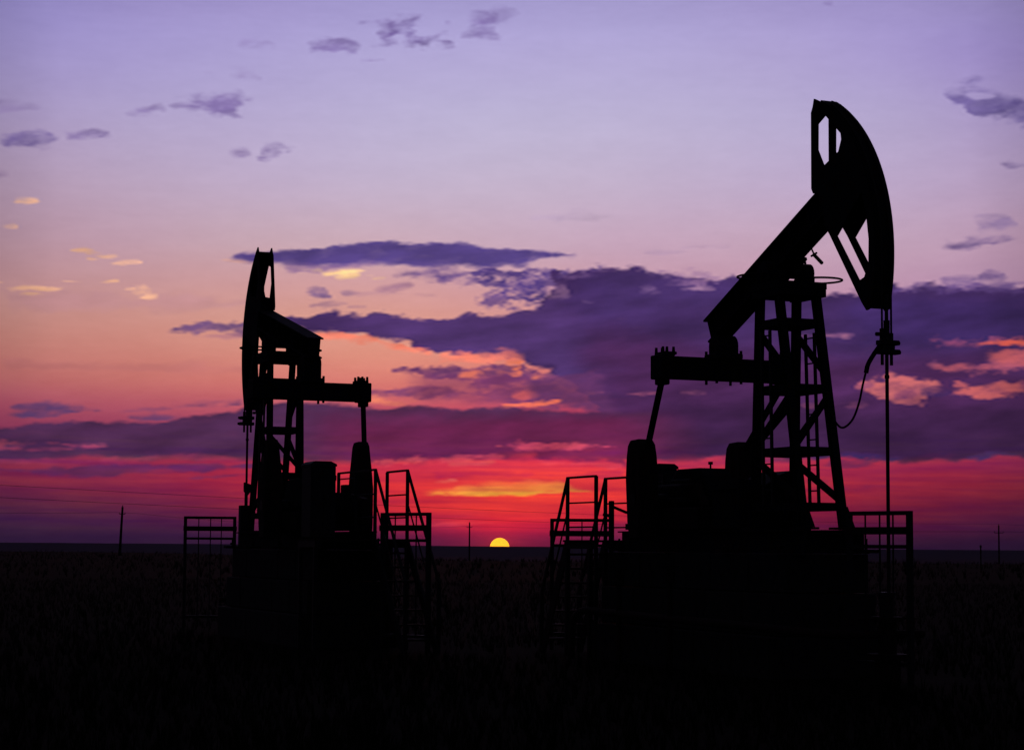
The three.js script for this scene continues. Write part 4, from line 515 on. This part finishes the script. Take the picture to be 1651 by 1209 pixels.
  for (const z of [-0.065, 0.065]) { mesh('rope_end', rod([wx, cy - 0.11, z], [wx, cy - 0.24, z], 0.02, 8), M.steel, cb); mesh('rope_socket', rod([wx, cy + 0.06, z], [wx, cy + 0.15, z], 0.026, 8), M.steel, cb); }
  for (const [y, z] of [[cy - 0.08, -0.19], [cy + 0.03, -0.18], [cy + 0.13, 0.1]]) mesh('clamp_bolt', rod([wx, y, z], [wx, y, z + 0.05], 0.026, 6), M.rust, cb);
  mesh('polished_rod', [rod([wx, 0.9, 0], [wx, cy + 0.62, 0], 0.022, 10), rod([wx, cy - 0.4, 0], [wx, cy - 0.36, 0], 0.03, 8)], M.steel, t);
  if (o.hose) {
    mesh('cable_sleeve', tube([[wx, cy, 0.09], [wx - 0.02, cy - 0.1, 0.16], [wx - 0.05, cy - 0.24, 0.235], [wx - 0.07, cy - 0.34, 0.25]], 0.03, 16, 8), M.rubber, t);
    mesh('cable', tube([[wx - 0.07, cy - 0.32, 0.25], [2.1, 3.59, 0.18], [1.85, 3.38, 0.08], [1.5, 3.19, -0.04], [1.2, 3.12, -0.1], [0.95, 3.18, -0.17], [0.7, 3.32, -0.25], [0.52, 3.48, -0.33]], 0.014, 70, 7), M.rubber, t);
  }

  // tail bearing and equalizer
  const [tx, ty] = world(-1.82, 0.08), ey = o.equalizer;
  const tb = part('tail_bearing', t);
  mesh('housing', [new THREE.CylinderGeometry(0.15, 0.15, 0.3, 20).rotateX(Math.PI / 2).translate(tx, ty - 0.15, 0), rbox(tx - 0.17, tx + 0.17, ey + 0.15, ty - 0.12, -0.15, 0.15, 0.03), rbox(tx - 0.2, tx + 0.2, ey + 0.14, ey + 0.22, -0.2, 0.2, 0.02)], M.paint, tb);
  for (const [x, z] of [[-0.15, -0.19], [-0.15, 0.19], [0.15, -0.19], [0.15, 0.19]]) mesh('bolt', rod([tx + x, ey - 0.2, z], [tx + x, ey + 0.26, z], 0.022, 6), M.rust, tb);
  const eq = part('equalizer_beam', t);
  mesh('beam', rbox(tx - 0.14, tx + 0.14, ey - 0.15, ey + 0.15, -0.95, 0.95, 0.015), M.paint, eq);
  for (const z of [-1, 1]) {
    mesh('end_cap', [rbox(tx - 0.17, tx + 0.17, ey - 0.16, ey + 0.17, Math.min(z * 0.84, z * 1.05), Math.max(z * 0.84, z * 1.05), 0.02), rbox(tx - 0.15, tx + 0.15, ey + 0.17, ey + 0.21, Math.min(z * 0.8, z * 0.99), Math.max(z * 0.8, z * 0.99), 0.01)], M.paint, eq);
    for (const [x, d] of [[-0.12, 0.82], [-0.1, 0.9], [-0.12, 0.98], [0.12, 0.84], [0.1, 0.93], [0.12, 1.0]]) mesh('stud', rod([tx + x, ey + 0.16, z * d], [tx + x, ey + 0.28 - 0.05 * Math.abs(d - 0.9), z * d], 0.028, 6, 0.02), M.rust, eq);
  }

  // gearbox, cranks with counterweights, pitman arms
  const gx = o.crankX, gy = 2.28;
  const gb = part('gearbox', t);
  mesh('case', plate([[-0.55, 1.86], [0.62, 1.86], [0.6, 2.35], [0.45, 2.6], [0.3, 2.7], [-0.32, 2.7], [-0.5, 2.55], [-0.55, 2.3]].map(([x, y]) => [gx + x, y]), [], -0.4, 0.08, 0.03), M.paint, gb);
  mesh('side_cover', [rbox(gx - 0.4, gx + 0.4, 1.9, 2.5, 0.081, 0.4, 0.06), rbox(gx - 0.3, gx + 0.3, 2.2, 2.58, 0.09, 0.2, 0.04)], M.paint, gb);
  mesh('flange_ring', rbox(gx - 0.62, gx + 0.68, 2.24, 2.3, -0.5, 0.5, 0.01), M.paint, gb);
  mesh('inspection_lid', rbox(gx - 0.2, gx + 0.2, 2.7, 2.73, -0.32, 0.0, 0.01), M.paint, gb);
  mesh('breather', [rod([gx + 0.1, 2.73, -0.24], [gx + 0.1, 2.79, -0.24], 0.015, 6), rod([gx + 0.1, 2.79, -0.24], [gx + 0.1, 2.83, -0.24], 0.035, 8)], M.rust, gb);
  mesh('slow_shaft', rod([gx, gy, -0.95], [gx, gy, 0.95], 0.09, 16), M.steel, t);
  const ca = R(o.crankAngle), dir = (d, s) => [gx + Math.cos(ca) * d - Math.sin(ca) * s, gy + Math.sin(ca) * d + Math.cos(ca) * s];
  for (const z of [-1, 1]) {
    const cr = part('crank', t);
    const zc = (a, b) => [Math.min(z * a, z * b), Math.max(z * a, z * b)];
    const [a0, a1] = zc(0.72, 0.82);
    mesh('crank_arm', plate([[-0.5, -0.1], [-0.2, -0.13], [0.2, -0.14], [o.weightTop - 0.12, -0.1], [o.weightTop - 0.12, 0.1], [0.2, 0.14], [-0.2, 0.13], [-0.5, 0.1]].map(([d, s]) => dir(d, s)), [], a0, a1, 0.012), M.paint, cr);
    for (const side of [-1, 1]) {                          // heavy cast weights on both flanks, thinner towards the top
      const w = [[-0.52, 0.12], [-0.3, 0.17], [0.3, 0.2], [0.6, 0.19], [o.weightTop - 0.09, 0.16], [o.weightTop - 0.035, 0.1]];
      const prof = [...w.map(([d, s]) => dir(d, side * s)), ...w.slice().reverse().map(([d, s]) => dir(d, side * 0.01 * Math.sign(s)))];
      const flank = plate(prof, [], zc(0.65, 0.95)[0], zc(0.65, 0.95)[1], 0.035);
      const p = flank.attributes.position, mid = z * 0.79;
      for (let i = 0; i < p.count; i++) { const d = (p.getX(i) - gx) * Math.cos(ca) + (p.getY(i) - gy) * Math.sin(ca), k = lerp(1.0, o.weightTaper, step01(0.25, o.weightTop, d)) * o.weightWide; p.setZ(i, mid + (p.getZ(i) - z * 0.8) * k); }
      flank.computeVertexNormals();
      mesh('counterweight', flank, M.rust, cr);
    }
    const [px, py] = dir(o.pin, 0);
    mesh('crank_pin', rod([px, py, z * 0.7], [px, py, z * Math.max(0.9, o.pitmanFoot + 0.06)], 0.06, 12), M.steel, cr);
    const zt = z * 0.95, zb = z * o.pitmanFoot;
    const pa = part('pitman_arm', t);
    mesh('arm', rod([tx, ey - 0.15, zt], [px, py, zb], 0.045, 12), M.paint, pa);
    mesh('upper_joint', rbox(tx - 0.1, tx + 0.1, ey - 0.24, ey - 0.14, zt - 0.07, zt + 0.07, 0.02), M.paint, pa);
    mesh('lower_joint', new THREE.CylinderGeometry(0.13, 0.13, 0.1, 16).rotateX(Math.PI / 2).translate(px, py, zb), M.paint, pa);
  }

  // sheet-metal chest between tower and gearbox, and the block the gearbox stands on
  const ch = part('tool_chest', t);
  mesh('chest_body', rbox(-1.3, -0.55, 1.86, 2.4, -0.46, 0.4, 0.02), M.paint, ch);
  mesh('chest_lid', plate([[-0.48, 2.4], [0.42, 2.4], [0.4, 2.52], [0.22, 2.5], [0.02, 2.43], [-0.22, 2.58], [-0.36, 2.63], [-0.46, 2.52]], [], 0.53, 1.32, 0.01).rotateY(-Math.PI / 2), M.paint, ch);
  for (const z of [-0.3, 0.22]) mesh('latch', rbox(-0.55, -0.525, 2.28, 2.41, z - 0.03, z + 0.03, 0.006), M.rust, ch);
  mesh('gearbox_bed', rbox(gx - 0.75, gx + 1.2, 1.865, 2.16, -0.56, 0.56, 0.02), M.rust, gb);

  // motor, belt and brake behind the gearbox
  const mo = part('motor', t);
  mesh('motor_bed', [box(-3.95, -3.2, 1.87, 1.96, -0.4, 0.4)], M.paint, mo);
  mesh('motor_body', new THREE.CylinderGeometry(0.2, 0.2, 0.62, 20).rotateX(Math.PI / 2).translate(-3.55, 2.2, o.motorZ), M.paint, mo);
  for (let k = 0; k < 9; k++) mesh('cooling_fin', new THREE.CylinderGeometry(0.23, 0.23, 0.02, 20).rotateX(Math.PI / 2).translate(-3.55, 2.2, o.motorZ - 0.28 + k * 0.07), M.paint, mo);
  mesh('terminal_box', rbox(-3.68, -3.46, 2.38, 2.6, o.motorZ - 0.06, o.motorZ + 0.06, 0.015), M.paint, mo);
  const bg = part('belt_guard', t);
  mesh('guard', plate([[-3.85, 2.0], [-2.0, 1.95], [-1.85, 2.2], [-2.1, 2.5], [-3.3, 2.44], [-3.85, 2.36]], [], o.guardZ - 0.06, o.guardZ + 0.06, 0.015), M.rust, bg);
  mesh('guard_bracket', box(-2.6, -2.55, 1.87, 2.0, o.guardZ - 0.03, o.guardZ + 0.03), M.rust, bg);
  return t;
}

const RIGHT = { pos: [3.585, 0, -27], turn: R(-67), pivot: 5.207 }, LEFT = { pos: [-4.114, 0, -37], turn: R(112), pivot: 5.202 };
pumpJack({ ...RIGHT, tilt: 24, carrier: 4.05, equalizer: 4.06, crankX: -2.62, crankAngle: 92, weightTop: 0.84, weightWide: 1.02, weightTaper: 0.85, pin: 0.55, pitmanFoot: 0.74, motorZ: -0.28, guardZ: 0.2, hose: true,
  label: 'larger nearer pump jack on the right with its horse head turned towards us' });
pumpJack({ ...LEFT, tilt: 14, carrier: 3.98, equalizer: 4.235, crankX: -2.22, crankAngle: 88, weightTop: 1.09, weightWide: 1.05, weightTaper: 0.62, pin: 0.75, pitmanFoot: 0.86, motorZ: 0.1, guardZ: 0.34, hose: false,
  label: 'smaller farther pump jack on the left with its horse head turned away' });

// ---------------------------------------------------------------- foundations, cabinets, platforms
function foundation(rig, label) {
  const t = thing('concrete_foundation', label, 'foundation', rig.pos, rig.turn, 'concrete pump foundations');
  const cuts = [-4.15, -3.1, -2.05, -1.0, 0.02, 1.0];
  for (let k = 0; k < 5; k++) for (const [y0, y1, w] of [[-0.25, 0.52, 0.86], [0.53, 1.05, 0.7], [1.06, 1.545, 0.6]]) mesh('concrete_block', rbox(cuts[k] + 0.008, cuts[k + 1] - 0.008, y0, y1, -w + 0.012 * rnd(), w - 0.012 * rnd(), 0.02), M.concrete, t);
  return t;
}
foundation(RIGHT, 'stacked concrete block foundation under the nearer right pump jack');
foundation(LEFT, 'stacked concrete block foundation under the farther left pump jack');

function cabinet(rig, label, z, top) {
  const t = thing('control_cabinet', label, 'cabinet', rig.pos, rig.turn, 'control cabinets on the rear platforms');
  const x0 = -4.62, x1 = -4.12, z0 = z - 0.205, z1 = z + 0.205;
  mesh('body', rbox(x0, x1, 1.74, top - 0.08, z0, z1, 0.012), M.cabinet, t);
  mesh('roof', plate([[z0 - 0.008, top - 0.08], [z1 + 0.008, top - 0.08], [z1 + 0.008, top - 0.045], [z1 - 0.09, top], [z0 + 0.06, top], [z0 - 0.008, top - 0.045]], [], -x1 - 0.025, -x0 + 0.025).rotateY(-Math.PI / 2).scale(1, 1, 1), M.cabinet, t);
  for (const s of [-1, 1]) mesh('door', rbox(x0 - 0.018, x0 - 0.002, 1.8, top - 0.14, s < 0 ? z0 + 0.02 : z + 0.004, s < 0 ? z - 0.004 : z1 - 0.02, 0.006), M.cabinet, t);
  mesh('handle', rbox(x0 - 0.04, x0 - 0.018, 2.25, 2.42, z + 0.02, z + 0.05, 0.006), M.steel, t);
  for (const y of [2.0, top - 0.3]) mesh('hinge', rod([x0 - 0.02, y, z1 - 0.01], [x0 - 0.02, y + 0.08, z1 - 0.01], 0.012, 6), M.steel, t);
}
cabinet(RIGHT, 'grey control cabinet behind the right pump jack, between its cranks', -0.34, 2.86);
cabinet(LEFT, 'grey control cabinet behind the left pump jack, nearer to us than its tower', -0.6, 2.93);

function platform(rig, label, za, zb, top, slope) {
  const t = thing('access_platform', label, 'platform', rig.pos, rig.turn, 'rear access platforms with stairs');
  const dk = 1.72, side = -0.86;
  for (let k = 0; k < 6; k++) mesh('deck_board', box(-5.06 + k * 0.158, -5.06 + k * 0.158 + 0.15, dk - 0.03, dk, side, za + 0.05), M.rust, t);
  for (const z of [side + 0.03, zb, za]) mesh('deck_beam', bar([-5.06, dk - 0.08, z], [-4.12, dk - 0.08, z], 0.05, 0.1), M.steel, t);
  for (const [x, z] of [[-5.0, za], [-5.0, zb], [-5.0, side + 0.03], [-4.2, side + 0.03], [-4.2, za]]) mesh('support_leg', bar([x, -0.1, z], [x, dk - 0.13, z], 0.06, 0.06), M.steel, t);
  const run = (y) => -5.0 - (top - y) * slope, foot = top - 2.62;
  for (const z of [za, zb]) {
    const w = 0.045, endX = z === zb ? -3.05 : -4.0;
    if (z === zb) { mesh('post', bar([-3.07, 1.86, z], [-3.07, top, z], w, w), M.steel, t); mesh('hand_strip', rod([-4.0, top - 0.1, z], [-3.07, top - 0.1, z], 0.012, 6), M.steel, t); }
    mesh('post', bar([-5.0, dk, z], [-5.0, top, z], w, w), M.steel, t);
    mesh('post', bar([-4.0, z === zb ? 1.86 : 0, z], [-4.0, top, z], w, w), M.steel, t);
    mesh('top_rail', bar([-5.02, top, z], [endX, top, z], 0.035, 0.032), M.steel, t);
    mesh('middle_rail', rod([-5.0, top - 0.38, z], [-3.95, top - 0.38, z], 0.014, 6), M.steel, t);
    mesh('low_rail', rod([-5.0, top - 0.74, z], [-4.0, top - 0.74, z], 0.014, 6), M.steel, t);
    mesh('stair_handrail', bar([-5.0, top, z], [run(top - 1.75), top - 1.75, z], 0.036, 0.036), M.steel, t);
    mesh('stair_middle_rail', rod([-5.0, top - 0.5, z], [run(top - 1.85) + 0.5 * slope, top - 1.85, z], 0.014, 6), M.steel, t);
    const fx = -5.0 - (dk - 0.05) * slope;
    mesh('stringer', bar([-5.0, dk - 0.05, z], [fx, 0, z], 0.03, 0.16), M.steel, t);
    mesh('rail_post', bar([run(top - 1.72), 0, z], [run(top - 1.72), top - 1.7, z], 0.05, 0.05), M.steel, t);
  }
  for (let k = 1; k < 8; k++) { const y = dk * (1 - k / 8), x = -5.0 - (dk - 0.05 - y) * slope; mesh('step', box(x - 0.1, x + 0.1, y - 0.015, y + 0.015, zb + 0.017, za - 0.017), M.rust, t); }
}
platform(RIGHT, 'steel platform and stair with handrails behind the right pump jack', 0.85, 0.22, 2.65, 0.55);
platform(LEFT, 'steel platform and stair with handrails at the near end of the left pump jack', 0.66, 0.13, 2.8, 0.86);

{ // brake stand at the rear of the right pump
  const t = thing('brake_stand', 'short brake lever post between the stair rails and crank of the right pump', 'brake lever', RIGHT.pos, RIGHT.turn);
  mesh('post', rbox(-3.94, -3.86, 1.55, 2.29, 0.62, 0.68, 0.01), M.rust, t);
  mesh('lever', rod([-3.9, 2.2, 0.62], [-3.9, 2.12, 0.4], 0.022, 8), M.rust, t);
  mesh('grip', rod([-3.9, 2.07, 0.68], [-3.9, 2.09, 0.78], 0.025, 8), M.rubber, t);
}
{ // junction box by the left tower
  const t = thing('junction_box', 'narrow junction box on a post beside the left pump jack tower foot', 'junction box', LEFT.pos, LEFT.turn);
  mesh('post', bar([1.22, 0, -0.3], [1.22, 2.66, -0.3], 0.05, 0.05), M.steel, t);
  mesh('box', rbox(1.14, 1.3, 1.5, 2.34, -0.42, -0.2, 0.012), M.cabinet, t);
  mesh('lamp_head', plate([[-0.34, 2.76], [-0.22, 2.72], [-0.22, 2.6], [-0.28, 2.52], [-0.34, 2.6]], [], -1.27, -1.17).rotateY(-Math.PI / 2), M.cabinet, t);
}
for (const [rig, label] of [[RIGHT, 'stuffing box and valve tree of the well under the right polished rod'], [LEFT, 'stuffing box and valve tree of the well under the left polished rod']]) {
  const t = thing('wellhead', label, 'wellhead', rig.pos, rig.turn, 'wellheads under the horse heads'), x = 2.31;
  const cyl = (y0, y1, r, n = 16) => new THREE.CylinderGeometry(r, r, y1 - y0, n).translate(x, (y0 + y1) / 2, 0);
  mesh('casing_head', cyl(-0.2, 0.3, 0.16), M.rust, t);
  mesh('casing_flange', cyl(0.3, 0.37, 0.24, 20), M.rust, t);
  mesh('tubing_head', cyl(0.37, 0.75, 0.11), M.rust, t);
  mesh('tubing_flange', cyl(0.75, 0.81, 0.19, 20), M.rust, t);
  mesh('stuffing_box', [cyl(0.81, 1.05, 0.08), cyl(1.05, 1.1, 0.11, 8)], M.steel, t);
  for (const s of [-1, 1]) { const v = part('valve', t); mesh('valve_body', [rod([x, 0.6, s * 0.1], [x, 0.6, s * 0.5], 0.05, 10), rod([x, 0.6, s * 0.3], [x, 0.78, s * 0.3], 0.03, 8)], M.rust, v); mesh('handwheel', new THREE.TorusGeometry(0.09, 0.012, 6, 18).rotateX(Math.PI / 2).translate(x, 0.79, s * 0.3), M.rust, v); }
}

// ---------------------------------------------------------------- guard railings beside the wells and stairs
function railing(a, b, top, label) {
  const d = V(b[0] - a[0], 0, b[1] - a[1]), L = d.length(), t = thing('guard_railing', label, 'railing', [a[0], 0, a[1]], Math.atan2(-d.z, d.x), 'guard railings at the ends of the pumps');
  for (const x of [0, L]) mesh('post', bar([x, -0.1, 0], [x, top - 0.02, 0], 0.06, 0.06), M.steel, t);
  mesh('top_rail', bar([-0.03, top, 0], [L + 0.03, top, 0], 0.06, 0.05), M.steel, t);
  mesh('middle_board', bar([-0.04, top - 0.21, 0.036], [L + 0.04, top - 0.21, 0.036], 0.02, 0.09), M.rust, t);
  mesh('low_rail', bar([0, top - 0.4, 0], [L, top - 0.4, 0], 0.05, 0.045), M.steel, t);
  mesh('foot_rail', bar([0, 0.25, 0], [L, 0.25, 0], 0.05, 0.045), M.steel, t);
  for (const f of [0.27, 0.51, 0.73]) mesh('upright_bar', rod([L * f, 0.25, 0], [L * f, top - 0.02, 0], 0.011, 6), M.steel, t);
}
railing([4.13, -25.4], [4.73, -24.7], 2.04, 'guard railing at the right edge, behind the right polished rod');
railing([0.65, -33], [1.58, -33], 2.04, 'guard railing just right of the sun, behind the right stair');
railing([-1.98, -32.2], [-1.25, -31.6], 2.1, 'guard railing left of the sun, beside the left stair');
railing([-6.26, -40], [-5.34, -40.2], 2.14, 'guard railing standing apart at the far left, beyond the left pump');

// ---------------------------------------------------------------- flow line in front of the right pump
{
  const t = thing('flow_line', 'low bent flow pipe on supports at the foot of the right pump jack', 'pipe');
  mesh('pipe', tube([[0.9, -0.2, -30.6], [0.9, 0.3, -30.6], [0.92, 0.55, -30.58], [1.02, 0.68, -30.4], [1.4, 0.69, -29.6], [2.12, 0.67, -27.8], [2.9, 0.65, -26.0], [3.45, 0.62, -25.0], [3.85, 0.6, -24.72], [4.05, 0.6, -24.7]], 0.055, 70, 10), M.rust, t);
  for (const [x, y, z] of [[2.12, 1.35, -27.8], [1.52, 1.29, -29.3]]) {
    mesh('riser', rod([x, 0, z], [x, y, z], 0.04, 10), M.rust, t);
    mesh('gate_valve', [rod([x, y - 0.2, z], [x, y - 0.05, z], 0.075, 10)], M.rust, t);
    mesh('handwheel', new THREE.TorusGeometry(0.11, 0.014, 6, 20).rotateX(Math.PI / 2).translate(x, y + 0.02, z), M.rust, t);
  }
}

// ---------------------------------------------------------------- power line
function pole(x, z, top, label, arm, hooks) {
  const y0 = landHeight(x, z), t = thing('power_pole', label, 'power pole', [x, 0, z], 0, 'power poles across the steppe');
  mesh('pole', rod([0.35 * (x < -40 ? -1 : 0), y0 - 1, 0], [0, top, 0], 0.24, 8, 0.17), M.wood, t);
  if (arm) {
    const ay = top - (hooks ? 1.85 : 1.15);
    mesh('crossarm', bar([-arm / 2, ay, 0.14], [arm / 2, ay, 0.14], 0.1, 0.12), M.wood, t);
    for (const s of [-1, 1]) mesh('insulator', [rod([s * arm / 2, ay, 0.14], [s * arm / 2, ay + (hooks ? 0.42 : 0.25), 0.14], 0.035, 6), rod([s * arm / 2, ay + 0.12, 0.14], [s * arm / 2, ay + (hooks ? 0.42 : 0.25), 0.14], 0.08, 8)], M.ceramic, t);
  }
  mesh('insulator', [rod([0, top, 0], [0, top + 0.2, 0], 0.04, 6), rod([0, top + 0.08, 0], [0, top + 0.26, 0], 0.08, 8)], M.ceramic, t);
}
pole(-62.44, -334.1, 7.75, 'wooden power pole on the horizon at the left', 0.9, false);
pole(-10.29, -515.6, 7.7, 'wooden power pole on the horizon just left of the sun', 1.3, false);
pole(117.4, -500.9, 7.7, 'wooden power pole on the horizon at the right with upturned arm ends', 2.1, true);
{ const t = thing('marker_post', 'short marker post beside the right power pole', 'post', [33.84, 0, -150]); mesh('post', rod([0, -0.6, 0], [0, 1.8, 0], 0.05, 7), M.wood, t); mesh('cap', rod([0, 1.8, 0], [0, 1.98, 0], 0.075, 7), M.wood, t); }
function wire(points, label) {
  const pts = [];
  for (let k = 0; k < points.length - 1; k++) { const [a, b, sag] = [points[k], points[k + 1], points[k][3]]; for (let i = 0; i < 12; i++) { const f = i / 12; pts.push([lerp(a[0], b[0], f), lerp(a[1], b[1], f) - 4 * sag * f * (1 - f), lerp(a[2], b[2], f)]); } }
  pts.push(points[points.length - 1].slice(0, 3));
  const m = mesh(numbered('overhead_wire'), tube(pts, 0.02, pts.length * 2, 5), M.wire, scene);
  m.userData = { label, category: 'wire', group: 'overhead wires' };
}
wire([[-66, 8.0, -190, 1.2], [117.4, 7.96, -500.9, 0.4], [300, 7.9, -810, 0]], 'upper of the two nearer wires sloping across the left of the sky');
wire([[-65, 6.7, -188, 1.2], [117.4, 6.27, -500.9, 0.4], [300, 6.3, -808, 0]], 'lower of the two nearer wires sloping across the left of the sky');
wire([[-120, 6.9, -290, 0.5], [-62.44, 6.85, -333.96, 1.2], [-10.29, 6.8, -515.46, 0.8], [160, 7.0, -560, 0]], 'wire strung between the left pole and the pole by the sun');

// ---------------------------------------------------------------- steppe grass
{
  const blades = [];
  for (let k = 0; k < 7; k++) {
    const a = rnd() * 6.28, lean = 0.1 + 0.35 * rnd(), h = 0.6 + 0.4 * rnd(), w = 0.018, c = Math.cos(a), s = Math.sin(a), ox = 0.08 * (rnd() - 0.5), oz = 0.08 * (rnd() - 0.5), g = new THREE.BufferGeometry();
    g.setAttribute('position', new THREE.Float32BufferAttribute([ox - s * w, 0, oz + c * w, ox + s * w, 0, oz - c * w, ox + c * lean * 0.35 - s * w * 0.7, h * 0.55, oz + s * lean * 0.35 + c * w * 0.7, ox + c * lean * 0.35 + s * w * 0.7, h * 0.55, oz + s * lean * 0.35 - c * w * 0.7, ox + c * lean, h, oz + s * lean], 3));
    g.setIndex([0, 1, 2, 1, 3, 2, 2, 3, 4]); g.computeVertexNormals(); g.setAttribute('uv', new THREE.Float32BufferAttribute(new Float32Array(10), 2)); blades.push(g);
  }
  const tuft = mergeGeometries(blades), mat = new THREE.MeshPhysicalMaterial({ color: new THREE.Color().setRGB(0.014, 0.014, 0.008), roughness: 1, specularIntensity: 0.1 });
  const spots = [];
  const inRig = (x, z) => [RIGHT, LEFT].some((r) => { const dx = x - r.pos[0], dz = z - r.pos[2], c = Math.cos(r.turn), s = Math.sin(r.turn), lx = dx * c - dz * s, lz = dx * s + dz * c; return lx > -7.2 && lx < 3.2 && Math.abs(lz) < 1.5; });
  for (let k = 0; k < 42000; k++) { const d = 5 + 95 * Math.pow(rnd(), 1.7), a = R((rnd() - 0.5) * 46), x = d * Math.sin(a), z = -d * Math.cos(a); if (!inRig(x, z)) spots.push([x, z, 0.12 + 0.26 * rnd() * rnd() + 0.12 * Math.max(0, perlin.noise(x * 0.3, 3, z * 0.3))]); }
  for (let k = 0; k < 9000; k++) { const d = 100 + 520 * rnd(), a = R((rnd() - 0.5) * 40), x = d * Math.sin(a), z = -d * Math.cos(a); spots.push([x, z, (0.3 + 0.55 * rnd() * rnd()) * (1 + 0.8 * Math.max(0, perlin.noise(x * 0.06, 7, z * 0.06)))]); }
  const im = new THREE.InstancedMesh(tuft, mat, spots.length), q = new THREE.Quaternion(), m4 = new THREE.Matrix4(), up = V(0, 1, 0), col = new THREE.Color();
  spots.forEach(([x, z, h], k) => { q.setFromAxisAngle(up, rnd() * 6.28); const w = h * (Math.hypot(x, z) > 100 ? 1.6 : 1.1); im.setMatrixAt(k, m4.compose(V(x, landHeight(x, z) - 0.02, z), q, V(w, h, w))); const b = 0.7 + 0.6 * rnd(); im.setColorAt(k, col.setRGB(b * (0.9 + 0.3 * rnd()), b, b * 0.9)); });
  im.name = 'steppe_grass'; im.castShadow = im.receiveShadow = true;
  im.userData = { label: 'dark dry steppe grass covering the flat ground', category: 'grass', kind: 'stuff' };
  scene.add(im);
}
renderer.render(scene, camera);
